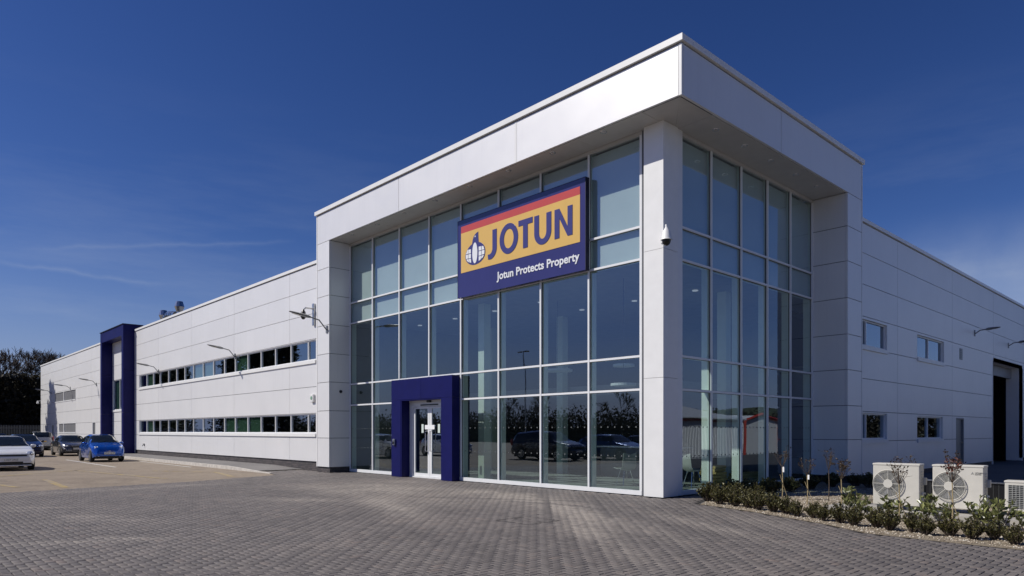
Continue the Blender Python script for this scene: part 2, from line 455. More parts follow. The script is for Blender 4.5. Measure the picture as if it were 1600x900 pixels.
def thing(name, label, cat, loc=(0, 0, 0), rz=0, group=None):
    o = bpy.data.objects.new(name, None); COL.objects.link(o)
    o.location = loc; o.rotation_euler = (0, 0, rz); o.empty_display_size = .3
    return tag(o, label, cat, group)
def box(name, a, mat, parent=None, **k): return obj(name, MB().box(*a), mat, parent, **k)
def dup(root, loc, rz=0, label=None, group=None, name=None):
    kids = {}
    for o in list(bpy.data.objects):
        if o.parent: kids.setdefault(o.parent, []).append(o)
    r = root.copy(); COL.objects.link(r); r.location = loc; r.rotation_euler = (0, 0, rz)
    if label: r['label'] = label
    if group: r['group'] = group
    def rec(a, b):
        for ch in kids.get(a, ()):
            c = ch.copy(); COL.objects.link(c); c.parent = b; rec(ch, c)
    rec(root, r)
    return r
def text_mesh(body, size, depth, offset=0.0):
    cu = bpy.data.curves.new('lettering', 'FONT'); cu.body = body; cu.size = size; cu.extrude = depth; cu.offset = offset
    cu.resolution_u = 3
    t = bpy.data.objects.new('lettering', cu); COL.objects.link(t)
    dg = bpy.context.evaluated_depsgraph_get(); dg.update()
    me = bpy.data.meshes.new_from_object(t.evaluated_get(dg))
    bpy.data.objects.remove(t); bpy.data.curves.remove(cu)
    return me
def fit_text(body, x0, x1, z0, z1, y, mat, axis='y', depth=.01, offset=0.0, flip=False):
    """flat lettering fitted to a rectangle facing -Y (or +X when axis is 'x')"""
    me = text_mesh(body, 1, .02, offset)
    co = np.empty(len(me.vertices) * 3, 'f'); me.vertices.foreach_get('co', co); co = co.reshape(-1, 3)
    mn, mx = co.min(0), co.max(0)
    u = (co[:, 0] - mn[0]) / (mx[0] - mn[0]); w = (co[:, 1] - mn[1]) / (mx[1] - mn[1]); d = np.sign(co[:, 2]) * depth
    new = np.empty_like(co)
    if axis == 'y': new[:, 0] = x0 + u * (x1 - x0); new[:, 1] = y - d; new[:, 2] = z0 + w * (z1 - z0)
    else: new[:, 1] = x0 + u * (x1 - x0); new[:, 0] = y + d; new[:, 2] = z0 + w * (z1 - z0)
    me.vertices.foreach_set('co', new.ravel()); me.materials.clear(); me.materials.append(mat); me.update()
    return me

# ------------------------------------------------------------------ ground
def sheet(name, pts, z, mat, label=None):
    mb = MB(); mb.v = [(x, y, z) for x, y in pts]; mb.face(range(len(pts)))
    o = obj(name, mb, mat); tag(o, label, None, None, 'structure')
    if o.data.polygons[0].normal.z < 0: o.data.flip_normals()
    return o
sheet('ground', [(-900, -900), (900, -900), (900, 900), (-900, 900)], -0.060, M['field'])
sheet('car_park', [(-140, -60), (70, -60), (70, 13.6), (-140, 13.6)], -0.020, M['carpark'])
sheet('service_yard', [(-9.2, 13.6), (70, 13.6), (70, 130), (-9.2, 130)], -0.016, M['asphalt'])

PAVE = [(-22.1, -1.0), (-22.4, 2.55), (-22.75, 4.65), (-23.4, 7.67), (-24.7, 11.06), (-25.75, 11.36), (-27.3, 11.52), (-27.3, 13.42), (-25.6, 13.42),
        (-25.6, 13.2), (-24.52, 13.2), (-24.52, 14.10), (-10.2, 14.10), (-10.2, 13.96), (-9.62, 13.96), (-9.62, 15.2), (-9.1, 15.2), (-8.45, 13.5),
        (-6.83, 13.02), (-4.94, 12.13), (-4.13, 11.58), (-3.13, 11.5), (2, 11.45), (2, -1.0)]
sheet('paving_bed', PAVE, -0.010, M['joint'])
sheet('paving_surround', [(-22.1, -12), (20, -12), (20, 11.4), (2.02, 11.4), (2.02, -1.02), (-22.1, -1.02)], -0.003, M['pave_far'])

def inside(px, py, poly):
    c = np.zeros(px.shape, bool); n = len(poly)
    for i in range(n):
        x0, y0 = poly[i]; x1, y1 = poly[(i + 1) % n]
        cond = ((y0 > py) != (y1 > py)) & (px < (x1 - x0) * (py - y0) / (y1 - y0 + 1e-12) + x0)
        c ^= cond
    return c
def build_paving():
    w = 0.1
    ix = np.arange(int(-28 / w), int(2.2 / w)); iy = np.arange(int(-1.2 / w), int(15.4 / w))
    I, J = np.meshgrid(ix, iy, indexing='ij'); k = (I + J) % 4
    H = k == 0; V = k == 2
    cx = np.concatenate([(I[H] + 1) * w, (I[V] + .5) * w]); cy = np.concatenate([(J[H] + .5) * w, (J[V] + 1) * w])
    ver = np.concatenate([np.zeros(H.sum(), bool), np.ones(V.sum(), bool)])
    c, s = math.cos(R(47)), math.sin(R(47))
    dep = -s * cx + c * cy; lat = c * cx + s * cy
    d2 = np.maximum(dep, .5)
    X = 800 + 1081 * lat / d2; Y = 674.5 + 1081 * 1.6 / d2
    ok = (dep > 6.3) & (X > -160) & (X < 1760) & inside(cx, cy, PAVE)
    # keep blocks whose corners are in the area too
    for sx in (-1, 1):
        for sy in (-1, 1):
            hx = np.where(ver, .04, .09) * sx; hy = np.where(ver, .09, .04) * sy
            ok &= inside(cx + hx, cy + hy, PAVE)
    cx, cy, ver, dep, X, Y = [a[ok] for a in (cx, cy, ver, dep, X, Y)]
    n = len(cx)
    tone = rng.random(n).astype('f')
    # sandy dirt swept over the blocks, plus painted pale patches of sunlight off the glazing
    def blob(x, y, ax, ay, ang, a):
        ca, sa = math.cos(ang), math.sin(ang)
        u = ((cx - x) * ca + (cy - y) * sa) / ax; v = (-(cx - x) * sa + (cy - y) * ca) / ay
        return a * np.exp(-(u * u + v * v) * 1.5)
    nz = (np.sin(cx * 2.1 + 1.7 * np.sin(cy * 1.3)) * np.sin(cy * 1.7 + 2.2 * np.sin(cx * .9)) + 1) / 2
    wear_and_sunlight = np.zeros(n)
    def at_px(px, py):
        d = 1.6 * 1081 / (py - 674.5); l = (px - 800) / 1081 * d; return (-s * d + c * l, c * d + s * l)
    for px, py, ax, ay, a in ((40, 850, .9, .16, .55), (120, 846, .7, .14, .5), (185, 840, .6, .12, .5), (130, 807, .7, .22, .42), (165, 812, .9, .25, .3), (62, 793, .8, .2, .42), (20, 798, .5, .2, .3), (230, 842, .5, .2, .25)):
        x_, y_ = at_px(px, py); wear_and_sunlight += blob(x_, y_, ax, ay, R(47), a)
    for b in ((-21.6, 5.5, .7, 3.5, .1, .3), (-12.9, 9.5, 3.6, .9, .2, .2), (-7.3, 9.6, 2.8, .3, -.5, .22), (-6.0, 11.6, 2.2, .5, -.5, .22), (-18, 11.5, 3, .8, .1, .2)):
        wear_and_sunlight += blob(*b)
    for b in ((-16.5, 10.3, 3.4, 1.5, .15, .62), (-12.3, 11.6, 3.0, .9, -.2, .60), (-13.0, 8.4, 2.8, .55, -.35, .56), (-9.2, 10.2, 3.0, .5, -.6, .58), (-18.8, 12.6, 2.0, .6, .1, .3), (-7.0, 8.2, 2.6, .35, -.55, .4), (-6.2, 10.4, 2.6, .3, -.5, .3), (-15.3, 7.4, 1.6, .5, .6, .3)):  # pale zones painted for the sun thrown back by the lobby glass
        wear_and_sunlight += blob(*b)
    wear_and_sunlight = wear_and_sunlight * (.5 + .7 * nz) * (.65 + .7 * rng.random(n)) + .04 * rng.random(n)
    # tyre marks, and painted shade gaps in the reflected sunlight: thin darker arcs
    for (ox, oy, r0) in ((-17.5, 20.5, 12.4), (-17.5, 20.5, 10.9), (-3.0, 19.5, 11.6), (-3.0, 19.5, 10.2)):
        rr = np.hypot(cx - ox, cy - oy); m = np.exp(-((rr - r0) / .11) ** 2)
        tone *= (1 - .55 * m)
    for line in (((800, 783), (900, 790), (990, 802), (1050, 822), (1105, 838)), ((640, 776), (760, 779), (900, 783), (1000, 794)), ((845, 768), (856, 792), (863, 818)), ((925, 776), (942, 797), (955, 808)), ((470, 800), (620, 822), (760, 872), (800, 900))):  # tyre tracks; the two short lines paint mullion shade within the reflected sun
        P_ = [at_px(*q) for q in line]
        for (xa, ya), (xb, yb) in zip(P_, P_[1:]):
            L2 = (xb - xa) ** 2 + (yb - ya) ** 2; t_ = np.clip(((cx - xa) * (xb - xa) + (cy - ya) * (yb - ya)) / L2, 0, 1)
            m = np.exp(-(np.hypot(cx - xa - t_ * (xb - xa), cy - ya - t_ * (yb - ya)) / .10) ** 2); tone *= 1 - .6 * m; wear_and_sunlight *= 1 - .85 * m
    wear_and_sunlight = np.clip(wear_and_sunlight, 0, .6)
    near = np.argsort(dep)
    vis = near[(Y[near] < 905) & (X[near] > -10) & (X[near] < 1610)][:300]
    isn = np.zeros(n, bool); isn[vis] = True
    # template
    g, ch, hh = .0056, .0055, .035
    def tmpl(lx, ly):
        a, b = lx / 2 - g, ly / 2 - g
        v = [(-a, -b, -hh), (a, -b, -hh), (a, b, -hh), (-a, b, -hh), (-a, -b, -ch), (a, -b, -ch), (a, b, -ch), (-a, b, -ch),
             (-a + ch, -b + ch, 0), (a - ch, -b + ch, 0), (a - ch, b - ch, 0), (-a + ch, b - ch, 0)]
        f = []
        for k0 in (0, 4):
            for j in range(4): f.append((k0 + j, k0 + (j + 1) % 4, k0 + 4 + (j + 1) % 4, k0 + 4 + j))
        f.append((8, 9, 10, 11)); return np.array(v), np.array(f)
    root = thing('block_paving', None, None); root['kind'] = 'structure'
    root['label'] = 'grey herringbone block paving in front of the glazed entrance'
    tv, tf = tmpl(.2, .1)
    me = bpy.data.meshes.new('paving_block'); me.from_pydata([tuple(v) for v in tv], [], [tuple(f) for f in tf]); me.materials.append(M['block'])
    for i in np.nonzero(isn)[0]:
        o = bpy.data.objects.new('paving_block', me); COL.objects.link(o); o.parent = root
        o.location = (cx[i], cy[i], random.uniform(-.0015, .0012))
        o.rotation_euler = (random.gauss(0, .006), random.gauss(0, .006), (math.pi / 2 if ver[i] else 0) + random.gauss(0, .004))
        o['wear_and_sunlight'] = float(wear_and_sunlight[i])
    q = np.nonzero(~isn)[0]; N = len(q)
    vs = np.repeat(tv[None], N, 0)
    sw = ver[q]; vs[sw] = vs[sw][:, :, [1, 0, 2]] * np.array([-1, 1, 1])
    tx = rng.normal(0, .006, N)[:, None]; ty = rng.normal(0, .006, N)[:, None]
    vs[:, :, 2] += vs[:, :, 0] * tx + vs[:, :, 1] * ty + rng.uniform(-.0015, .0012, N)[:, None]
    vs[:, :, 0] += cx[q][:, None]; vs[:, :, 1] += cy[q][:, None]
    fs = tf[None] + (np.arange(N) * 12)[:, None, None]
    me2 = bpy.data.meshes.new('paving_blocks')
    me2.vertices.add(N * 12); me2.vertices.foreach_set('co', vs.astype('f').ravel())
    nf = N * 9; me2.loops.add(nf * 4); me2.loops.foreach_set('vertex_index', fs.astype('i').ravel())
    me2.polygons.add(nf); me2.polygons.foreach_set('loop_start', np.arange(nf, dtype='i') * 4)
    me2.update(calc_edges=True); me2.validate()
    for nm, arr in (('tone', tone), ('wear_and_sunlight', wear_and_sunlight)):
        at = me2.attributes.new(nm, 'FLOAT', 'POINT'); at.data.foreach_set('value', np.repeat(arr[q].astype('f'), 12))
    me2.materials.append(M['blocks'])
    o = bpy.data.objects.new('paving_blocks', me2); COL.objects.link(o); o.parent = root
    tag(o, kind='stuff')
build_paving()

t = thing('inspection_cover', 'thin steel framed inspection cover set in the block paving before the last panes', 'cover', (-8.92, 8.70, 0))
for nm_, a_ in (('cover_edge', (-.42, .42, -.395, -.388, -.01, .003)), ('cover_edge', (-.42, .42, .388, .395, -.01, .003)), ('cover_edge', (-.42, -.413, -.388, .388, -.01, .003)), ('cover_edge', (.413, .42, -.388, .388, -.01, .003))):
    obj(nm_, MB().box(*a_), M['rubber'], t, world=False)
for sx_ in (-.3, .3): obj('key_hole', MB().box(sx_ - .03, sx_ + .03, -.03, .03, -.01, .0045), M['rubber'], t, world=False)
# raised path along the long wing, with a kerb that dies away at the paving
def ramp_z(x): return .12 * min(1, max(0, (-26.2 - x) / 4.0))
mb = MB(); xs = [-140, -60, -44, -36, -30.2, -28, -27.32]
for i in range(len(xs) - 1):
    k = len(mb.v); a, b = xs[i], xs[i + 1]
    mb.v += [(a, 11.5, ramp_z(a) - .004), (b, 11.5, ramp_z(b) - .004), (b, 13.44, ramp_z(b) - .004), (a, 13.44, ramp_z(a) - .004)]; mb.face((k, k + 1, k + 2, k + 3))
tag(obj('path', mb, M['path']), kind='structure')
kroot = thing('kerb', 'pale concrete kerb edging the path along the white wing', None); kroot['kind'] = 'structure'
x = -25.9; i = 0
while x > -60:
    a = x - .905; z1, z0 = ramp_z(x) , ramp_z(a)
    k = MB(); k.v = [(a, 11.36, -.05), (x, 11.36, -.05), (x, 11.5, -.05), (a, 11.5, -.05), (a, 11.375, z0 + .003), (x, 11.375, z1 + .003), (x, 11.5, z1 + .003), (a, 11.5, z0 + .003)]
    for q in ((4, 5, 6, 7), (0, 1, 5, 4), (1, 2, 6, 5), (3, 0, 4, 7), (2, 3, 7, 6)): k.face(q)
    obj('kerb_stone', k, M['kerb'], kroot); x -= .915
# worn markings on the car park
def marking(name, pts, mat):
    mb = MB(); mb.v = [(x, y, -.014) for x, y in pts]; mb.face(range(len(pts))); o = obj(name, mb, mat); tag(o, kind='structure')
    if o.data.polygons[0].normal.z < 0: o.data.flip_normals()
def stripe(name, a, b, w, mat):
    a, b = Vector((*a, 0)), Vector((*b, 0)); d = (b - a).normalized(); n = Vector((-d.y, d.x, 0)) * w / 2
    marking(name, [(p.x, p.y) for p in (a - n, b - n, b + n, a + n)], mat)
stripe('parking_line', (-46.5, 8.36), (-35.3, 8.28), .11, M['wline'])
stripe('parking_line', (-40.5, 2.6), (-34.0, 2.6), .10, M['wline'])
stripe('parking_line', (-41.5, 10.9), (-33.0, 10.8), .10, M['wline'])
for a, b in (((-27.8, 4.4), (-23.4, 4.2)), ((-33.5, 6.4), (-25.5, 7.5)), ((-30.5, 2.9), (-33.5, 6.4)), ((-28.2, 10.2), (-25.0, 9.6)), ((-31.0, 8.6), (-28.2, 10.2)), ((-27.9, 2.6), (-24.5, 3.2))):
    stripe('hatch_line', a, b, .2, M['yline'])

# ------------------------------------------------------------------ the building
B = thing('office_building', 'white panelled office building with a two storey glazed corner lobby and long window strips', 'building', (-17, 13.2, 0))
def subtract(rect, holes):
    """rect minus holes, as a list of rects (u0,u1,z0,z1)"""
    out = [rect]
    for h in holes:
        nxt = []
        for (a, b, c, d) in out:
            if h[0] >= b or h[1] <= a or h[2] >= d or h[3] <= c: nxt.append((a, b, c, d)); continue
            if h[2] > c: nxt.append((a, b, c, h[2]))
            if h[3] < d: nxt.append((a, b, h[3], d))
            lo, hi = max(c, h[2]), min(d, h[3])
            if h[0] > a: nxt.append((a, h[0], lo, hi))
            if h[1] < b: nxt.append((h[1], b, lo, hi))
        out = nxt
    return out
def bx(mb, axis, plane, u0, u1, d0, d1, z0, z1):
    """box on a wall: axis 'f' = wall facing -Y at y=plane, 'r' = wall facing +X at x=plane; d measured inwards"""
    if axis == 'f': mb.box(u0, u1, plane + d0, plane + d1, z0, z1)
    else: mb.box(plane - d1, plane - d0, u0, u1, z0, z1)
    return mb
def panels(axis, plane, us, zs, holes=(), mat='clad', seam='seam', name='cladding_panel', g=.020, th=.07, back=.08, ins=0):
    us = sorted(us); zs = sorted(zs)
    for i in range(len(us) - 1):
        for j in range(len(zs) - 1):
            rs = subtract((us[i] + g / 2, us[i + 1] - g / 2, zs[j] + g / 2, zs[j + 1] - g / 2), holes)
            rs = [r for r in rs if r[1] - r[0] > .004 and r[3] - r[2] > .004]
            if not rs: continue
            mb = MB()
            for r in rs: bx(mb, axis, plane, r[0], r[1], 0, th, r[2], r[3])
            obj(name, mb, M[mat], B)
    mb = MB()
    for r in subtract((us[0] + ins, us[-1] - ins, zs[0] + (.02 if ins else 0), zs[-1] - (.02 if ins else 0)), holes): bx(mb, axis, plane, r[0], r[1], th - .02, th + back, r[2], r[3])
    obj('panel_backing', mb, M[seam], B)
def coping(axis, plane, u0, u1, z0, z1, out=.05):
    mb = MB(); bx(mb, axis, plane, u0, u1, -out, .35, z0 + .03, z1); obj('parapet_coping', mb, M['trim'], B)
    mb = MB(); bx(mb, axis, plane, u0 + .01, u1 - .01, .012, .33, z0 - .0, z0 + .03); obj('coping_joint', mb, M['louvre'], B)
def strip_window(axis, plane, muls, z0, z1, blinds={}, sill=True, rec=.085, name='window_strip', mw=.055, deep=2.2, mirror=None):
    """a ribbon window: outer frame, mullions, one pane per light, sill, blinds, room behind"""
    fr = MB(); u0, u1 = muls[0], muls[-1]
    f = .05
    bx(fr, axis, plane, u0, u1, rec - .045, rec + .045, z1 - f, z1); bx(fr, axis, plane, u0, u1, rec - .045, rec + .045, z0, z0 + f)
    bx(fr, axis, plane, u0, u0 + f, rec - .043, rec + .043, z0 + f, z1 - f); bx(fr, axis, plane, u1 - f, u1, rec - .043, rec + .043, z0 + f, z1 - f)
    w = obj(name, fr, M['frame'], B)
    base = -(w.location)
    def sub(nm, mb, mat):
        o = bpy.data.objects.new(nm, mb.mesh(nm, mat)); COL.objects.link(o); o.parent = w; return o
    # reveal lining
    rv = MB(); t = .012
    bx(rv, axis, plane, u0, u1, 0.004, .3, z1 + .001, z1 + t); bx(rv, axis, plane, u0 - t, u0 - .001, 0.004, .3, z0, z1); bx(rv, axis, plane, u1 + .001, u1 + t, 0.004, .3, z0, z1)
    sub('reveal', rv, M['trim'])
    for m in muls[1:-1]:
        mb = MB(); bx(mb, axis, plane, m - mw / 2, m + mw / 2, rec - .05, rec + .05, z0 + f, z1 - f); sub('mullion', mb, M['frame'])
    for i in range(len(muls) - 1):
        mb = MB(); a, b = muls[i], muls[i + 1]
        k = len(mb.v); d = rec
        if axis == 'f': mb.v += [(a, plane + d, z0), (b, plane + d, z0), (b, plane + d, z1), (a, plane + d, z1)]
        else: mb.v += [(plane - d, a, z0), (plane - d, b, z0), (plane - d, b, z1), (plane - d, a, z1)]
        mb.face((k, k + 1, k + 2, k + 3)); p = sub('pane', mb, M['wglass'])
        if i in blinds:
            mb = MB(); bx(mb, axis, plane, a + .02, b - .02, rec + .06, rec + .07, z0 + .02, z1 - .02); sub('blind', mb, M[blinds[i]])
    if sill:
        mb = MB(); bx(mb, axis, plane, u0 - .02, u1 + .02, -.05, .1, z0 - .14, z0 - .002); sub('sill', mb, M['trim'])
    mb = MB(); bx(mb, axis, plane, u0 - .3, u1 + .3, deep, deep + .05, z0 - .6, z1 + .5)
    bx(mb, axis, plane, u0 - .3, u1 + .3, .32, deep, z1 + .3, z1 + .35); bx(mb, axis, plane, u0 - .3, u1 + .3, .32, deep, z0 - .65, z0 - .6)
    sub('room', mb, M['dark'])
    return w

YW, XW = 13.45, -8.75
zw = [.37, 1.39, 2.36, 3.45, 4.49, 5.42, 6.47, 7.48, 8.45]
sc = .989
up = [v * sc for v in (-51.91, -50.32, -48.87, -47.48, -45.79, -44.25, -42.78, -41.31, -39.74, -38.18, -36.62, -35.17, -33.59, -32.04, -30.46, -28.88, -27.25, -26.49)]
near_us = [-25.6, -28.6, -34.83, -41.0, -47.14, -52.4]
holes = [(up[0], up[-1], 1.53, 2.34), (up[0], up[-1], 4.55, 5.39)]
panels('f', YW, near_us, zw, holes)
strip_window('f', YW, up, 4.55, 5.39, {1: 'blindg', 7: 'blindt', 8: 'blindt', 11: 'blindg'})
strip_window('f', YW, up, 1.53, 2.34, {1: 'blindg', 10: 'blindg', 11: 'blindg', 12: 'blindg'})
coping('f', YW, -52.3, -25.585, 8.45, 8.6)
# far part of the wing beyond the navy portal
far_us = [-52.4, -58.75, -65.0, -70.65, -76.3, -82.0, -87.5]
fh = [(-58.2, -52.9, 3.2, 5.4), (-80.1, -75.95, 4.5, 5.38), (-75.85, -70.75, 4.5, 5.38), (-78.0, -75.95, 1.58, 2.4), (-75.85, -70.75, 1.58, 2.4), (-64.6, -63.55, .1, 2.4),
      (-81.6, -80.6, .1, 2.3), (-84.6, -83.7, .1, 2.3)]
panels('f', YW, far_us, [.16] + zw[1:], fh)
strip_window('f', YW, [-58.2, -56.4, -54.6, -52.9], 3.2, 5.4, {0: 'blindg'}, name='portal_window')
coping('f', YW, -87.55, -58.8, 8.45, 8.6); coping('f', YW, -58.3, -52.9, 8.45, 8.6)
for (a, b, c, d) in fh[1:5]:
    mb = MB(); bx(mb, 'f', YW, a, b, .1, .14, c, d)
    w = obj('louvre_window', mb, M['acdark'], B)
    n = 9
    for q in range(n):
        z = c + .04 + (d - c - .08) * q / n; s = MB(); bx(s, 'f', YW, a + .05, b - .05, .05, .09, z, z + (d - c) / n * .72)
        o = bpy.data.objects.new('louvre_slat', s.mesh('louvre_slat', M['louvre'])); COL.objects.link(o); o.parent = w
    mb = MB(); bx(mb, 'f', YW, a, b, .0, .1, d - .05, d - .001); bx(mb, 'f', YW, a, b, -.03, .1, c - .1, c - .002); bx(mb, 'f', YW, a, a + .05, .0, .1, c, d - .05); bx(mb, 'f', YW, b - .05, b, .0, .1, c, d - .05)
    o = bpy.data.objects.new('frame', mb.mesh('frame', M['frame'])); COL.objects.link(o); o.parent = w
for (a, b, c, d) in fh[5:]:
    mb = MB(); bx(mb, 'f', YW, a + .06, b - .06, .06, .12, c + .02, d - .06)
    w = obj('side_door', mb, M['lampgrey'], B)
    mb = MB(); bx(mb, 'f', YW, a, a + .06, .0, .13, c, d); bx(mb, 'f', YW, b - .06, b, .0, .13, c, d); bx(mb, 'f', YW, a + .06, b - .06, .0, .13, d - .06, d)
    o = bpy.data.objects.new('door_frame', mb.mesh('door_frame', M['frame'])); COL.objects.link(o); o.parent = w
    mb = MB(); bx(mb, 'f', YW, b - .2, b - .12, .0, .06, 1.1, 1.16); o = bpy.data.objects.new('handle', mb.mesh('handle', M['chrome'])); COL.objects.link(o); o.parent = w
# plinths
for a in (('f', YW, -52.3, -25.6, .05, .3, -.05, .365), ('f', YW, -87.4, -58.8, .05, .3, -.05, .155), ('f', YW, -58.3, -52.9, .05, .3, -.05, .155),
          ('f', 13.17, -25.55, -24.60, .05, .9, -.05, .205), ('r', -8.63, 22.5, 23.4, .05, .9, -.05, .205), ('r', XW, 23.5, 40.5, .05, .3, -.05, .145), ('r', XW, 46.9, 62, .05, .3, -.05, .145)):
    obj('brick_plinth', bx(MB(), *a), M['brick'], B)
# solid mass behind the walls
mb = MB(); mb.box(-87.4, -25.65, 16.2, 60, 0, 8.4); mb.box(-87.4, -25.65, 13.62, 16.2, 8.0, 8.4); mb.box(-87.4, -87.1, 13.55, 16.2, 0, 8.0)
mb.box(-25.65, -11.6, 26.0, 62, 0, 8.38); mb.box(-11.6, -8.9, 24.2, 62, 8.0, 8.38); mb.box(-11.6, -8.9, 61.7, 62, 0, 8.0)
obj('wing_walls', mb, M['louvre'], B)
mb = MB(); mb.box(-25.2, -9.0, 13.6, 23.2, 9.75, 9.95); mb.box(-25.64, -24.65, 14.2, 26, 0, 9.7)
obj('roof', mb, M['louvre'], B)

# navy portal standing proud of the wing
P = obj('navy_portal', MB().box(-58.6, -52.5, 12.78, 13.9, 8.25, 8.9), M['navy'], B)
def psub(nm, mb, mat, par):
    o = bpy.data.objects.new(nm, mb.mesh(nm, mat)); COL.objects.link(o); o.parent = par; return o
for (a, b) in ((-58.75, -58.3), (-52.9, -52.45)):
    for z0, z1 in ((.05, 2.9), (2.91, 5.8), (5.81, 8.93)):
        psub('portal_leg_panel', MB().box(a, b, 12.75, 13.95 if z1 > 8 else 13.6, z0, z1), M['navy'], P)
psub('portal_lintel', MB().box(-58.295, -52.905, 12.76, 13.9, 8.19, 8.93), M['navy'], P)
psub('portal_coping', MB().box(-58.8, -52.4, 12.70, 14.0, 8.93, 8.97), M['navydark'], P)
psub('portal_base', MB().box(-58.7, -52.46, 12.8, 13.5, -.02, .05), M['trim'], P)

# projecting frame round the glazed corner: piers and fascia
zp = [.21, 1.35, 2.42, 3.54, 4.65, 5.78, 6.93, 8.02, 9.06]
panels('f', 13.17, [-25.53, -24.56], zp, ins=.1); panels('r', -8.63, [22.34, 23.47], zp, ins=.1)
for (nm, ax, pl, a, b) in (('f', 'f', 13.17, -25.60, -25.54), ('r', 'r', -8.63, 23.48, 23.54)):
    mb = MB(); bx(mb, ax, pl, a, b, -.004, .25, .21, 10.2); obj('corner_flashing', mb, M['trim'], B)
# inner faces of the piers (recess returns)
for j in range(len(zp) - 1):
    mb = MB(); mb.box(-24.63, -24.56 , 13.245, 14.16, zp[j] + .010, zp[j + 1] - .010); obj('return_panel', mb, M['clad'], B)
    mb = MB(); mb.box(-9.85, -8.705, 22.34, 22.41, zp[j] + .010, zp[j + 1] - .010); obj('return_panel', mb, M['clad'], B)
obj('panel_backing', MB().box(-24.68, -24.58, 13.26, 14.15, .2, 9.06), M['seam'], B); obj('panel_backing', MB().box(-9.8, -8.72, 22.36, 22.5, .2, 9.06), M['seam'], B)
for a in ((-25.55, -25.3, 13.26, 13.6, .2, 9.9), (-9.0, -8.72, 23.2, 23.45, .2, 9.9), (-25.25, -24.7, 13.3, 14.2, 8.4, 9.7), (-9.8, -9.05, 22.55, 23.4, 8.4, 9.7)):
    obj('pier_core', MB().box(*a), M['trim'], B)
panels('f', 13.17, [-25.53, -19.75, -13.97, -8.71], [9.06, 10.2], mat='fascia', name='fascia_panel', ins=.03)
panels('r', -8.63, [13.25, 17.9, 23.47], [9.06, 10.2], mat='fascia', name='fascia_panel', ins=.03)
mb = MB(); mb.box(-8.705, -8.626, 13.166, 13.245, 9.06, 10.2); obj('corner_flashing', mb, M['trim'], B)
mb = MB(); mb.box(-25.66, -8.57, 13.11, 13.55, 10.235, 10.38)
obj('parapet_coping', mb, M['trim'], B)
mb = MB(); mb.box(-9.0, -8.57, 13.553, 23.6, 10.235, 10.378)
obj('parapet_coping', mb, M['trim'], B)
mb = MB(); mb.box(-25.66, -25.3, 13.553, 23.6, 10.0, 10.376); mb.box(-25.3, -9.0, 23.2, 23.6, 9.5, 10.37); obj('parapet_coping', mb, M['trim'], B)
obj('coping_joint', MB().box(-25.58, -8.645, 13.185, 13.5, 10.2, 10.235).box(-8.99, -8.645, 13.51, 23.5, 10.2, 10.235), M['louvre'], B)
obj('joint_cover', MB().box(-14.01, -13.93, 13.165, 13.2, 9.065, 10.195), M['trim'], B)
# soffit panels
def soff(a): obj('soffit_panel', MB().box(*a), M['soffit'], B)
xs = [-24.55, -21.4, -18.2, -15.0, -11.8, -9.75]
for i in range(5): soff((xs[i] + .004, xs[i + 1] - .004, 13.255, 14.3, 9.062, 9.10))
ys = [14.6, 18.0, 22.33]
for i in range(2): soff((-9.9, -8.715, ys[i] + .004, ys[i + 1] - .004, 9.062, 9.10))
mb = MB(); mb.v = [(-9.746, 13.255, 9.062), (-8.715, 13.255, 9.062), (-9.746, 14.596, 9.062), (-8.72, 13.262, 9.062), (-8.715, 14.596, 9.062), (-9.74, 14.596, 9.062)]
mb.face((0, 1, 2)); mb.face((3, 4, 5)); obj('soffit_panel', mb, M['soffit'], B)
mb = MB(); mb.box(-24.5, -8.75, 13.26, 14.35, 9.104, 9.16); mb.box(-10, -8.75, 14.36, 22.3, 9.104, 9.16); obj('soffit_backing', mb, M['seam'], B)
for px_, py_ in [(x_, 13.42) for x_ in (-23.28, -21.5, -19.8, -18.03, -16.27, -14.54, -12.8, -11.05)] + [(-9.07, y_) for y_ in (15.34, 16.75, 18.19, 19.72, 21.13)]:
    o = obj('downlight', MB().tube([(px_, py_, 9.062), (px_, py_, 9.05)], [.085, .08], 16), M['chrome'], B)
    psub('downlight_lens', MB().tube([(px_, py_, 9.049), (px_, py_, 9.046)], [.06, .055], 14), M['soffit'], o)
# corner column casing
for z0, z1 in ((.02, 2.9), (2.908, 6.0), (6.008, 9.06)):
    obj('column_casing', MB().box(-10.21, -9.64, 13.94, 14.56, z0, z1), M['trim'], B)

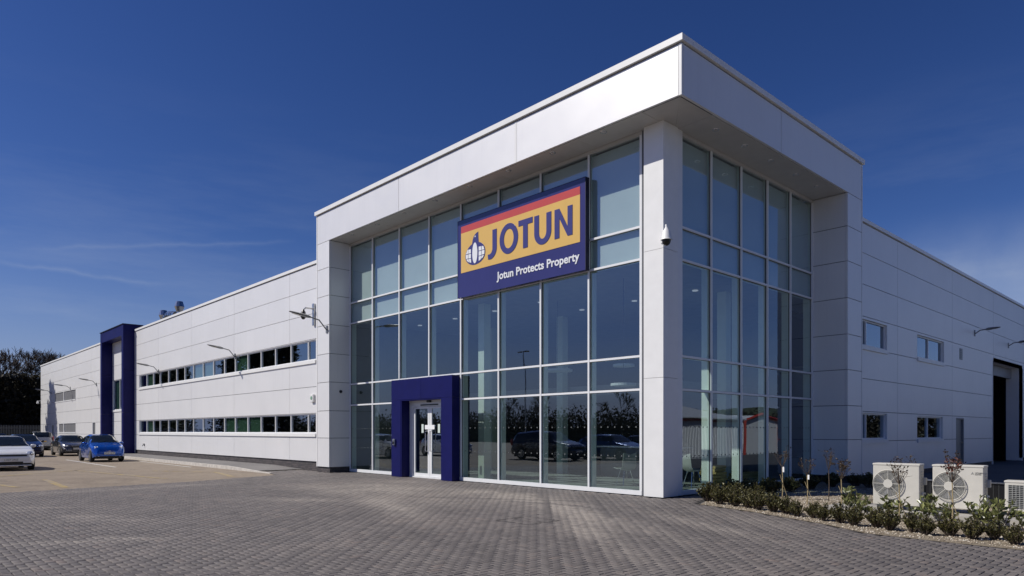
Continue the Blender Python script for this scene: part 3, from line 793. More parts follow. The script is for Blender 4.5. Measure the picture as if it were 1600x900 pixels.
# ------------------------------------------------------------------ curtain walls
mx = [-24.56, -22.87, -21.06, -19.25, -17.52, -15.69, -13.89, -12.09, -10.40]
my = [14.80, 16.23, 17.79, 19.31, 20.79, 22.30]
zt = [.13, 2.65, 3.48, 5.89, 6.70, 8.97]
YG, XG = 14.10, -9.75
cap = .055
def curtain(axis, plane, us, skip):
    for i, u in enumerate(us):
        z0 = 3.48 if (axis == 'f' and i == 3) else .03
        mb = MB()
        a, b = u - cap / 2, u + cap / 2
        if i == 0: a, b = u, u + cap
        if i == len(us) - 1: a, b = u - cap * .4, u + cap * .9
        bx(mb, axis, plane, a, b, -.045, .02, z0, 9.055)
        m = obj('mullion', mb, M['frame'], B)
        mb = MB(); bx(mb, axis, plane, u - .028, u + .028, .03, .25, z0, 9.05); psub('mullion_fin', mb, M['fin'], m)
        if True:
            mb = MB(); bx(mb, axis, plane, a - .006, b + .006, .003, .028, z0, 9.05); psub('gasket', mb, M['blackp'], m)
    for z in zt[1:5]:
        segs = [(us[0] + cap, us[-1] - .02)]
        if axis == 'f' and z < 3: segs = [(us[0] + cap, -21.08), (-17.56, us[-1] - .02)]
        for s in segs:
            mb = MB(); bx(mb, axis, plane, s[0], s[1], -.038, .02, z - cap / 2, z + cap / 2); t = obj('transom', mb, M['frame'], B)
            mb = MB(); bx(mb, axis, plane, s[0], s[1], .032, .17, z - .025, z + .025); psub('transom_rail', mb, M['fin'], t)
            mb = MB(); bx(mb, axis, plane, s[0], s[1], .004, .027, z - .036, z + .036); psub('gasket', mb, M['blackp'], t)
    segs = [(us[0], us[-1] + .04)]
    if axis == 'f': segs = [(us[0], -21.08), (-17.56, us[-1] + .045)]
    for s in segs:
        mb = MB(); bx(mb, axis, plane, s[0], s[1], -.05, .06, .02, .13); obj('bottom_rail', mb, M['frame'], B)
        mb = MB(); bx(mb, axis, plane, s[0], s[1], -.02, .1, -.02, .02); obj('rail_packer', mb, M['seam'], B)
    mb = MB(); bx(mb, axis, plane, us[0], us[-1] + .04, -.047, .06, 8.97, 9.058); obj('head_rail', mb, M['soffit'], B)
    for i in range(len(us) - 1):
        for j in range(5):
            if (i, j) in skip: continue
            a, b, z0, z1 = us[i], us[i + 1], zt[j], zt[j + 1]
            mb = MB()
            if axis == 'f': mb.v = [(a, plane + .015, z0), (b, plane + .015, z0), (b, plane + .015, z1), (a, plane + .015, z1)]
            else: mb.v = [(plane - .015, a, z0), (plane - .015, b, z0), (plane - .015, b, z1), (plane - .015, a, z1)]
            mb.face((0, 1, 2, 3)); p = obj('glass_pane', mb, M['glass'], B)
            if j >= 3:
                mb = MB(); bx(mb, axis, plane, a + .03, b - .03, .10, .13, z0 + .03, z1 - .03); psub('spandrel_panel', mb, M['span'], p)
            if j == 0:
                mb = MB(); n = 7
                for zz in (1.72, .98):
                    for q in range(n):
                        u = a + (b - a) * (q + .75) / (n + .5); bx(mb, axis, plane, u - .016, u + .016, .008, .012, zz - .016, zz + .016)
                o = psub('safety_dots', mb, M['dots'], p); o['kind'] = 'stuff'
curtain('f', YG, mx, {(2, 0), (2, 1), (3, 0), (3, 1)})
curtain('r', XG, my, set())
obj('glass_end_trim', MB().box(-10.40, -10.215, 14.06, 14.2, .02, 9.06), M['seam'], B)
obj('glass_end_trim', MB().box(-9.80, -9.67, 14.575, 14.80, .02, 9.06), M['frame'], B)
obj('glass_end_trim', MB().box(-9.76, -9.70, 14.70, 14.772, .02, 9.06), M['frame'], B)

# entrance surround in navy panels and the glazed double door
S = obj('entrance_surround', MB().box(-21.03, -17.62, 13.80, 14.08, 2.76, 3.39), M['navydark'], B)
for a in ((-21.08, -20.50, 13.75, 14.07, .01, 2.715), (-18.12, -17.57, 13.75, 14.07, .01, 2.715), (-21.08, -19.29, 13.75, 14.07, 2.72, 3.43), (-19.282, -17.57, 13.75, 14.07, 2.72, 3.43)):
    psub('surround_panel', MB().box(*a), M['navy'], S)
psub('surround_lining', MB().box(-20.50, -20.45, 13.76, 14.12, .01, 2.71).box(-18.17, -18.12, 13.76, 14.12, .01, 2.71).box(-20.45, -18.17, 13.76, 14.12, 2.68, 2.71), M['navy'], S)
D = obj('entrance_door', MB().box(-20.44, -20.26, 14.09, 14.2, .02, 2.62).box(-18.35, -18.18, 14.09, 14.2, .02, 2.62).box(-20.26, -18.35, 14.085, 14.2, 2.47, 2.62).box(-20.44, -18.18, 14.075, 14.2, 2.625, 2.68).box(-20.44, -18.18, 14.07, 14.22, .0, .04), M['frame'], B)
for (a, b) in ((-20.25, -19.285), (-19.275, -18.36)):
    lf = psub('door_leaf', MB().box(a, a + .11, 14.12, 14.17, .045, 2.46).box(b - .11, b, 14.12, 14.17, .045, 2.46).box(a + .11, b - .11, 14.122, 14.168, .045, .16).box(a + .11, b - .11, 14.122, 14.168, 2.40, 2.46), M['frame'], D)
    mb = MB(); mb.v = [(a + .1, 14.145, .15), (b - .1, 14.145, .15), (b - .1, 14.145, 2.42), (a + .1, 14.145, 2.42)]; mb.face((0, 1, 2, 3)); psub('door_glass', mb, M['wglass'], D)
for x in (-19.42, -19.14):
    psub('handle', MB().tube([(x, 14.12, 1.62), (x, 14.03, 1.62), (x, 14.03, .93), (x, 14.12, .93)], .016, 8), M['chrome'], D)
psub('door_sensor', MB().cbox(-19.32, -19.12, 14.0, 14.075, 2.60, 2.67, .012).box(-19.75, -18.75, 14.07, 14.085, 2.50, 2.545), M['blackp'], D)
psub('door_notice', MB().box(-19.55, -19.0, 14.112, 14.118, 1.68, 1.83), M['tag'], D)
psub('door_notice', MB().box(-19.78, -19.66, 14.135, 14.14, 1.56, 1.86), M['fin'], D); psub('door_notice', MB().box(-18.84, -18.72, 14.135, 14.14, 1.56, 1.86), M['fin'], D)

# ------------------------------------------------------------------ right-hand wing (in shade)
zr = [.15, 1.28, 2.27, 3.35, 4.37, 5.40, 6.45, 7.48, 8.45]
rh = [(23.58, 26.10, 4.44, 5.31), (29.25, 32.62, 4.44, 5.31), (23.58, 26.10, 1.34, 2.22), (29.25, 32.45, 1.32, 2.20), (34.8, 35.3, 4.75, 5.24), (34.3, 35.5, .2, 2.2), (40.57, 46.8, .15, 5.1)]
panels('r', XW, [23.50, 27.15, 33.75, 40.55, 47.1, 53.6, 60.2], zr, rh)
coping('r', XW, 23.56, 61.9, 8.45, 8.6)
for (a, b, c, d) in rh[:4]: strip_window('r', XW, [a + .03, a + (b - a) * (.30 if b < 27 else .46), b - .03], c, d, {}, name='window', rec=.11)
mb = MB(); bx(mb, 'r', XW, 34.8, 35.3, .06, .1, 4.75, 5.24); w = obj('wall_vent', mb, M['acdark'], B)
for q in range(6): s = MB(); bx(s, 'r', XW, 34.82, 35.28, .0, .05, 4.77 + q * .078, 4.82 + q * .078); psub('vent_slat', s, M['lampgrey'], w)
mb = MB(); bx(mb, 'r', XW, 34.36, 35.44, .08, .13, .2, 2.14); w = obj('side_door', mb, M['lampgrey'], B)
mb = MB(); bx(mb, 'r', XW, 34.3, 34.36, .0, .14, .15, 2.2); bx(mb, 'r', XW, 35.44, 35.5, .0, .14, .15, 2.2); bx(mb, 'r', XW, 34.36, 35.44, .0, .14, 2.14, 2.2); psub('door_frame', mb, M['louvre'], w)
mb = MB(); bx(mb, 'r', XW, 35.25, 35.35, .0, .08, 1.1, 1.15); psub('handle', mb, M['chrome'], w)
# loading bay opening
mb = MB(); bx(mb, 'r', XW, 46.8, 46.92, .0, .75, .0, 5.1); bx(mb, 'r', XW, 40.45, 40.57, .0, .75, .0, 5.1); bx(mb, 'r', XW, 40.57, 46.8, .0, .75, 5.1, 5.25)
L = obj('loading_bay', mb, M['clad'], B)
mb = MB(); bx(mb, 'r', XW, 40.6, 46.8, .5, .62, 4.55, 5.1); psub('roller_shutter', mb, M['louvre'], L)
mb = MB(); bx(mb, 'r', XW, 38, 50, 9.0, 9.2, 0, 7); bx(mb, 'r', XW, 38, 38.1, .6, 9, 0, 7); bx(mb, 'r', XW, 50, 50.1, .6, 9, 0, 7); bx(mb, 'r', XW, 38, 50, .6, 9, 7, 7.1); psub('bay_interior', mb, M['dark'], L)
for q in range(5):
    mb = MB(); y0 = 45.6
    for zz in (.4, 1.5, 2.6, 3.7): bx(mb, 'r', XW, y0 - 4.2, y0, 2.2, 3.1, zz, zz + .08)
    for yy in (y0 - 4.2, y0 - 2.1, y0): bx(mb, 'r', XW, yy, yy + .08, 2.2, 2.3, 0, 4.5); bx(mb, 'r', XW, yy, yy + .08, 3.0, 3.1, 0, 4.5)
psub('pallet_rack', mb, M['red'], L)

# ------------------------------------------------------------------ lobby interior
mb = MB(); mb.box(-24.6, -9.85, 14.16, 25.9, -.03, .03); obj('lobby_floor', mb, M['floor'], B)
mb = MB(); mb.box(-24.6, -9.85, 25.9, 26, 0, 9.6); mb.box(-24.64, -24.6, 14.2, 26, 0, 9.6); mb.box(-9.95, -9.8, 22.35, 26, 0, 9.6); obj('lobby_walls', mb, M['inwall'], B)
mb = MB(); mb.box(-24.55, -9.95, 14.36, 25.85, 5.95, 6.1); obj('lobby_ceiling', mb, M['ceil'], B)
mb = MB(); mb.box(-24.55, -13.0, 19.6, 25.85, 2.95, 3.3); obj('upper_floor', mb, M['ceil'], B)
mb = MB()
for (x, y) in ((-17.9, 15.5), (-13.6, 19.4), (-21.9, 19.4), (-17.9, 19.4), (-10.35, 22.0)): pass
for (x, y) in ((-17.95, 15.45), (-21.9, 19.3), (-17.9, 19.3), (-13.8, 19.3), (-11.3, 19.6)):
    obj('lobby_column', MB().box(x - .15, x + .15, y - .15, y + .15, .03, 5.95), M['fin'], B)
for (x, y) in ((-23.2, 16.5), (-20.9, 16.5), (-18.6, 16.5), (-16.3, 16.5), (-14, 16.5), (-11.7, 16.5), (-16.3, 18.6), (-14, 18.6), (-11.7, 18.6), (-11.7, 21)):
    obj('ceiling_light', MB().tube([(x, y, 5.94), (x, y, 5.92)], .09, 14), M['dl'], B)

# ------------------------------------------------------------------ the sign on the glazed front
SY = 13.88; SK = SY / 13.3
def sx(x): return x * SK
def sz(z): return 1.6 + (z - 1.6) * SK
SG = thing('company_sign', 'large navy and yellow JOTUN sign with penguin emblem fixed across the lobby glazing', 'sign', (sx(-14.1), 14.03, sz(5.7)))
obj('sign_case', MB().box(sx(-16.70), sx(-11.54), SY, 14.03, sz(5.70), sz(8.05)), M['bluesign'], SG)
obj('sign_edge', MB().box(sx(-11.54), sx(-11.54) + .015, SY - .006, 14.02, sz(5.695), sz(8.055)).box(sx(-16.70) - .015, sx(-16.70), SY - .006, 14.02, sz(5.695), sz(8.055)).box(sx(-16.70), sx(-11.54), SY - .006, 14.02, sz(8.05), sz(8.06)), M['navydark'], SG)
obj('yellow_field', MB().box(sx(-16.54), sx(-11.715), SY - .008, SY - .001, sz(6.44), sz(7.65)), M['yellowsign'], SG)
obj('red_band', MB().box(sx(-16.54), sx(-11.715), SY - .0081, SY - .001, sz(7.65) + .001, sz(7.855)), M['redsign'], SG)
def sign_prism(nm, pts, mat, d=.018):
    mb = MB(); mb.prism([(sx(a), sz(b)) for a, b in pts], 'y', SY - d, SY - .006); obj(nm, mb, mat, SG)
def ringstrip(nm, outer, inner, mat):
    mb = MB(); n = len(outer)
    for i in range(n - 1):
        q = [outer[i], outer[i + 1], inner[i + 1], inner[i]]
        mb.prism([(sx(a), sz(b)) for a, b in q], 'y', SY - .018, SY - .006)
    obj(nm, mb, mat, SG)
def arc(cx, cz, rx, rz, a0, a1, n=28): return [(cx + rx * math.cos(R(a0 + (a1 - a0) * i / n)), cz + rz * math.sin(R(a0 + (a1 - a0) * i / n))) for i in range(n + 1)]
# J
ringstrip('letter_j', [(-14.895, 7.46), (-14.895, 6.95)] + arc(-15.20, 6.93, .305, .31, 0, -82, 12) + [(-15.27, 6.63)],
          [(-15.08, 7.46), (-15.08, 6.95)] + arc(-15.23, 6.94, .15, .17, 0, -82, 12) + [(-15.29, 6.775)], M['bluelet'])
ringstrip('letter_o', arc(-14.385, 7.07, .385, .43, 0, 360, 40), arc(-14.385, 7.07, .205, .275, 0, 360, 40), M['bluelet'])
sign_prism('letter_t', [(-13.985, 7.47), (-13.425, 7.47), (-13.425, 7.315), (-13.615, 7.315), (-13.615, 6.675), (-13.80, 6.675), (-13.80, 7.315), (-13.985, 7.315)], M['bluelet'])
ringstrip('letter_u', [(-13.36, 7.455), (-13.36, 6.97)] + arc(-13.04, 6.97, .32, .335, 180, 360, 20) + [(-12.72, 7.455)],
          [(-13.18, 7.455), (-13.18, 6.98)] + arc(-13.04, 6.98, .14, .19, 180, 360, 20) + [(-12.90, 7.455)], M['bluelet'])
mbn = MB()
for q in ([(-12.60, 7.45), (-12.425, 7.45), (-12.425, 6.68), (-12.60, 6.68)], [(-12.135, 7.45), (-11.965, 7.45), (-11.965, 6.68), (-12.135, 6.68)], [(-12.424, 7.449), (-12.136, 6.93), (-12.136, 6.681), (-12.424, 7.19)]):
    mbn.prism([(sx(a), sz(b)) for a, b in q], 'y', SY - .018, SY - .006)
obj('letter_n', mbn, M['bluelet'], SG)
# penguin standing on a globe
pen = [(-15.72, 7.55), (-15.80, 7.53), (-15.88, 7.49), (-15.94, 7.43), (-15.98, 7.34), (-16.01, 7.23), (-16.10, 7.195), (-16.2, 7.13), (-16.28, 7.04), (-16.325, 6.94), (-16.32, 6.85),
       (-16.275, 6.76), (-16.2, 6.69), (-16.10, 6.635), (-15.98, 6.60), (-15.86, 6.59), (-15.72, 6.605), (-15.6, 6.64), (-15.50, 6.70), (-15.43, 6.78), (-15.40, 6.88), (-15.405, 6.97), (-15.44, 7.06), (-15.51, 7.14), (-15.61, 7.205), (-15.70, 7.235), (-15.715, 7.38)]
sign_prism('penguin', pen, M['bluelet'], .014)
sign_prism('penguin_belly', arc(-15.87, 6.94, .118, .31, 0, 350, 28), M['whitesign'], .022)
sign_prism('penguin_eye', arc(-15.855, 7.43, .022, .026, 0, 330, 10), M['whitesign'], .022)
for cell in ([(-16.22, 7.085), (-16.185, 7.10), (-16.185, 6.975), (-16.29, 6.97)], [(-16.17, 7.09), (-16.055, 7.085), (-16.055, 6.97), (-16.17, 6.97)],
             [(-16.295, 6.95), (-16.19, 6.95), (-16.185, 6.83), (-16.285, 6.83)], [(-16.17, 6.95), (-16.05, 6.95), (-16.05, 6.82), (-16.165, 6.825)],
             [(-16.27, 6.81), (-16.175, 6.81), (-16.13, 6.70), (-16.20, 6.735)], [(-16.155, 6.805), (-16.05, 6.80), (-16.04, 6.68), (-16.10, 6.685)],
             [(-15.69, 7.09), (-15.58, 7.085), (-15.575, 6.97), (-15.69, 6.97)], [(-15.555, 7.085), (-15.48, 7.07), (-15.435, 6.97), (-15.555, 6.97)],
             [(-15.69, 6.95), (-15.575, 6.95), (-15.575, 6.82), (-15.69, 6.82)], [(-15.555, 6.95), (-15.43, 6.95), (-15.435, 6.83), (-15.555, 6.825)],
             [(-15.69, 6.80), (-15.58, 6.80), (-15.60, 6.70), (-15.69, 6.665)], [(-15.56, 6.80), (-15.45, 6.805), (-15.50, 6.745), (-15.58, 6.71)]):
    sign_prism('globe_cell', cell, M['whitesign'], .022)
me = fit_text('Jotun Protects Property', sx(-14.90), sx(-11.73), sz(5.90), sz(6.20), SY - .007, M['whitesign'], offset=.022, depth=.006)
link('tagline', me, SG)

# ------------------------------------------------------------------ wall fittings
def wall_lamp(x, y, zw_, tip_y, tip_z, label, axis='f', k=1):
    """street-lamp head on a cranked arm; built pointing to -Y then turned for the other wall"""
    t = thing('wall_lamp', label, 'wall lamp', (x, y, zw_), 0 if axis == 'f' else R(90), 'street lamp heads on the building walls')
    L_ = y - tip_y if axis == 'f' else tip_y; h = tip_z - zw_
    obj('wall_plate', MB().box(-.07, .07, -.03, 0, -.14, .14), M['lampgrey'], t, world=False)
    obj('arm', MB().tube([(0, -.03, -.02), (0, -.22 * L_, h * .62), (0, -.48 * L_, h * .78)], .025, 8), M['lampgrey'], t, world=False, smooth=True)
    rings = []
    prof = [(0, .035, .035), (.06, .06, .05), (.2, .09, .065), (.5, .115, .05), (.8, .10, .034), (.95, .07, .022), (1, .03, .012)]
    p0 = Vector((0, -.44 * L_, h * .76)); p1 = Vector((0, -L_, h))
    for s_, w_, hh in prof:
        c = p0.lerp(p1, s_); rings.append([(c.x + w_ * math.cos(a), c.y, c.z + hh * math.sin(a)) for a in [2 * math.pi * j / 10 for j in range(10)]])
    obj('lamp_head', MB().loft(rings), M['lampgrey'], t, world=False, smooth=True)
    rings = []
    for s_, w_ in ((.45, .07), (.6, .085), (.85, .06)):
        c = p0.lerp(p1, s_); rings.append([(c.x + w_ * math.cos(a), c.y, c.z - .038 + .01 * math.sin(a) - .012 * (s_ < .7)) for a in [2 * math.pi * j / 8 for j in range(8)]])
    obj('lamp_lens', MB().loft(rings), M['tag'], t, world=False)
    return t
wall_lamp(-24.72, 13.17, 5.60, 11.6, 6.13, 'wall lamp on the glazed block pier, nearest of the lamps along the long white wall')
wall_lamp(-34.69, YW, 5.36, 12.1, 5.83, 'wall lamp above the middle of the upper window strip')
wall_lamp(-47.06, YW, 5.38, 12.15, 5.84, 'wall lamp over the window strip close to the navy portal')
wall_lamp(-63.17, YW, 5.38, 12.2, 5.80, 'wall lamp on the far wing just beyond the navy portal')
wall_lamp(-72.9, YW, 5.52, 12.15, 5.82, 'wall lamp above the upper louvre windows of the far wing')
wall_lamp(-81.8, YW, 5.46, 12.1, 5.80, 'farthest wall lamp, against the tree shadow at the end of the wing')
wall_lamp(XW, 37.2, 6.12, 1.0, 6.30, 'wall lamp on the shaded right wall above the side door', 'r')
wall_lamp(XW, 43.6, 6.10, 1.0, 6.28, 'wall lamp on the shaded right wall over the loading bay', 'r')

def dome(loc, label, mount, s=1.0, hm='trim'):
    t = thing('security_camera', label, 'camera', loc, 0, 'dome cameras')
    obj('camera_housing', MB().tube([(0, 0, .26 * s), (0, 0, .22 * s), (0, 0, .16 * s), (0, 0, .02 * s), (0, 0, -.02 * s)], [.03 * s, .05 * s, .09 * s, .11 * s, .13 * s], 18), M[hm], t, smooth=True, world=False)
    obj('camera_dome', MB().ell((0, 0, -.02 * s), .10 * s, .10 * s, .13 * s, 18, 8, -1, .0), M['blackp'], t, smooth=True, world=False)
    obj('bracket', mount, M['trim'] if hm == 'trim' else M['galv'], t, world=False)
    return t
dome((-9.36, 13.66, 6.10), 'white and black dome camera on the bright corner column', MB().tube([(0, 0, .24), (-.03, .03, .34), (-.12, .16, .34), (-.2, .26, .2)], .022, 8).box(-.34, -.14, .25, .285, .02, .3), 1.05)
dome((-26.3, 12.95, 6.30), 'dark dome camera on a galvanised bracket beside the nearest wall lamp', MB().tube([(0, 0, .24), (0, .1, .34), (0, .46, .34)], .035, 8).box(-.06, .06, .42, .50, -.35, .55), 1.0, 'blackp')
dome((-87.6, 13.2, 4.6), 'small dome camera on the far end of the wing', MB().tube([(0, 0, .2), (0, .25, .3)], .03, 6), 1.0)
t = thing('alarm_box', 'pale green and white alarm box on the white wall beside the pier', 'alarm box', (-26.4, 13.45, 2.98))
obj('alarm_case', MB().cbox(-.13, .13, -.1, -.005, -.17, .17, .02), M['trim'], t, world=False)
obj('alarm_badge', MB().tube([(0, -.10, 0), (0, -.108, 0)], [.09, .085], 6), M['blindg'], t, world=False)
t = thing('door_sensor_camera', 'small black sensor on the shaded inner face of the left pier', 'sensor', (-24.56, 13.66, 3.18))
obj('sensor_body', MB().ell((.03, 0, 0), .05, .06, .06, 10, 6), M['blackp'], t, smooth=True, world=False)
obj('sensor_base', MB().cyl((-.0, 0, 0), .065, .015, 12, 'x'), M['lampgrey'], t, world=False)
t = thing('intercom', 'small silver entry intercom on the left leg of the navy door surround', 'intercom', (-20.86, 13.75, 1.22))
obj('intercom_case', MB().cbox(-.07, .07, -.07, 0, -.1, .12, .012), M['galv'], t, world=False)
obj('intercom_keypad', MB().box(-.05, .05, -.076, -.071, -.06, .03), M['blackp'], t, world=False)
t = thing('wall_tap', 'small grey outside tap low on the white wall near the navy portal', 'tap', (-50.1, 13.45, .73))
obj('tap_body', MB().tube([(0, 0, 0), (0, -.1, 0), (0, -.14, -.08)], .03, 8).box(-.06, .06, -.1, -.04, .05, .08), M['lampgrey'], t, world=False)
obj('tap_plate', MB().box(-.07, .07, -.02, 0, -.08, .08), M['lampgrey'], t, world=False)
# roof cowls
def cowl(loc, h, label):
    t = thing('roof_cowl', label, 'roof vent', loc, 0, 'steel cowls on the wing roof')
    obj('flue', MB().tube([(0, 0, 0), (0, 0, h)], .22, 16), M['galvd'], t, smooth=True, world=False)
    obj('cowl_head', MB().tube([(0, 0, h - .02), (0, 0, h + .42), (0, 0, h + .86), (0, 0, h + .87)], [.23, .40, .27, .05], 10), M['galvd'], t, world=False)
    return t
cowl((-60.9, 19.0, 8.0), 3.55, 'taller steel flue with a bulging cowl on the wing roof')
cowl((-65.1, 19.0, 8.0), 3.35, 'lower steel flue at the left end of the roof duct')
t = thing('roof_duct', 'bent galvanised ventilation duct running along the roof between the flues', 'duct', (-63.3, 19.0, 8.0))
obj('duct', MB().tube([(-1.35, 0, 0), (-1.25, 0, 2.9), (-.8, 0, 3.45), (-.1, 0, 3.6), (1.7, 0, 3.35)], [.36, .36, .36, .34, .34], 14), M['galvd'], t, smooth=True, world=False)
for q in range(4): obj('duct_collar', MB().tube([(-.4 + q * .5, 0, 3.55 - q * .05), (-.35 + q * .5, 0, 3.55 - q * .05)], .38, 14), M['galvd'], t, world=False)

# lobby furniture and pendants
for i, (x, y, r, lb) in enumerate(((-15.8, 16.8, .5, 'ring pendant lamp hanging in the lobby above the bay right of the door'), (-13.2, 17.0, .33, 'small disc pendant lamp hanging in the middle of the lobby'),
                                   (-11.1, 16.3, .36, 'disc pendant lamp nearest the corner column inside the lobby'), (-12.2, 15.7, .36, 'low ring pendant lamp just behind the front glazing'))):
    t = thing('pendant_lamp', lb, 'pendant lamp', (x, y, 3.6 if i < 3 else 2.9), 0, 'pendant lamps in the lobby')
    obj('lamp_disc', MB().tube([(0, 0, 0), (0, 0, .07)], [r, r], 28), M['pend'], t, world=False)
    obj('hanging_wire', MB().tube([(0, 0, .08), (0, 0, 5.95 - (3.6 if i < 3 else 2.9))], .008, 4), M['blackp'], t, world=False)
def shell_chair(loc, rz, label):
    t = thing('lobby_chair', label, 'chair', loc, rz, 'white chairs in the lobby')
    rings = []
    for i in range(9):
        s_ = i / 8; y = -.26 + .46 * min(1, s_ * 1.7) + .08 * max(0, s_ - .55); z = .45 + max(0, s_ - .5) ** 1.1 * .95 - .03 * math.sin(s_ * 3); w_ = .24 - .07 * max(0, s_ - .6)
        rings.append([(-w_, y, z + .05), (0, y + .02, z), (w_, y, z + .05), (w_, y + .02, z + .07), (0, y + .04, z + .02), (-w_, y + .02, z + .07)])
    obj('seat_shell', MB().loft(rings), M['chair'], t, smooth=True, world=False)
    for a, b in ((-.2, -.2), (.2, -.2), (-.2, .2), (.2, .2)): obj('leg', MB().tube([(a * .5, b * .5, .45), (a, b, 0)], .012, 6), M['chrome'], t, world=False)
shell_chair((-11.3, 15.9, .03), R(70), 'white shell chair inside the lobby just left of the corner column')
shell_chair((-12.6, 16.3, .03), R(-110), 'white shell chair facing the round table in the lobby')
shell_chair((-10.9, 17.2, .03), R(160), 'white shell chair behind the first pane of the side glazing')
t = thing('round_table', 'low white round table between the lobby chairs', 'table', (-11.9, 16.9, .03))
obj('table_top', MB().tube([(0, 0, .70), (0, 0, .73)], .5, 28), M['white'], t, world=False)
obj('table_stem', MB().tube([(0, 0, .70), (0, 0, .04), (0, 0, 0)], [.03, .03, .25], 16), M['chrome'], t, world=False)
t = thing('reception_desk', 'pale reception desk deep inside the lobby behind the ground floor panes', 'desk', (-14.2, 19.4, .03))
obj('desk_front', MB().cbox(-1.6, 1.6, -.4, .3, 0, 1.02, .03), M['inwall'], t, world=False)
obj('desk_top', MB().box(-1.7, 1.7, -.46, .36, 1.025, 1.07), M['white'], t, world=False)
for a in (-.8, .5):
    t = thing('monitor', 'black screen standing on the reception desk, %s' % ('left of the two' if a < 0 else 'right of the two'), 'screen', (-14.2 + a, 19.45, 1.105))
    obj('screen', MB().box(-.27, .27, -.02, .02, .12, .46), M['blackp'], t, world=False)
    obj('stand', MB().box(-.12, .12, -.08, .08, 0, .015).box(-.02, .02, -.01, .01, .015, .2), M['lampgrey'], t, world=False)
t = thing('timber_stack', 'stack of yellowish timber lengths lying inside the lobby behind the side glazing', 'timber', (-11.0, 18.3, .03))
for i in range(6):
    for j in range(2):
        dx = random.uniform(-.03, .03); y0 = -.1 + random.uniform(-.06, .06)
        obj('plank', MB().box(-.25 + j * .26 + dx, -.01 + j * .26 + dx, y0, y0 + .62, .01 + i * .095, .09 + i * .095), M['wood'], t, world=False)
t = thing('timber_stack', 'low flat pile of long yellowish boards behind the taller timber stack', 'timber', (-10.9, 20.2, .03))
for i in range(3):
    for j in range(2):
        dx = random.uniform(-.03, .03); y0 = -.6 + random.uniform(-.1, .1)
        obj('plank', MB().box(-.25 + j * .26 + dx, -.01 + j * .26 + dx, y0, y0 + 1.5, .01 + i * .095, .09 + i * .095), M['wood'], t, world=False)

# ------------------------------------------------------------------ cars
def carpaint(name, col, metal=.35, rough=.25):
    m, nt, b = _nodes(name); b.inputs['Base Color'].default_value = (*col, 1)
    b.inputs['Metallic'].default_value = metal; b.inputs['Roughness'].default_value = rough
    b.inputs['Coat Weight'].default_value = 1; b.inputs['Coat Roughness'].default_value = .03
    p = wpos(nt); n = noise_node(nt, 3, 4, p); 
    c = mixc(nt, ramp(nt, n.outputs['Fac'], [(.5, (0, 0, 0)), (.8, (.12, .12, .12))]), tuple(col), (.2, .18, .15)); nt.links.new(c, b.inputs['Base Color'])
    return m
M['cglass'] = pbr('car_glass', (.012, .016, .018), .04, spec=.8, var=0)
M['tyre'] = M['rubber']; M['alloy'] = pbr('alloy_wheel', (.42, .42, .43), .3, .9)
M['lens'] = pbr('headlight_lens', (.62, .66, .70), .08, .6, var=.3, vscale=40, coat=1)
M['tail'] = pbr('tail_lens', (.30, .012, .01), .15, coat=1)
M['plate'] = pbr('plate_white', (.72, .72, .68), .4, var=0)
def interp(tab, x):
    if x <= tab[0][0]: return tab[0][1]
    for (a, u), (b, v) in zip(tab, tab[1:]):
        if x <= b:
            t = (x - a) / (b - a); t = t * t * (3 - 2 * t) * .5 + t * .5; return u + (v - u) * t
    return tab[-1][1]
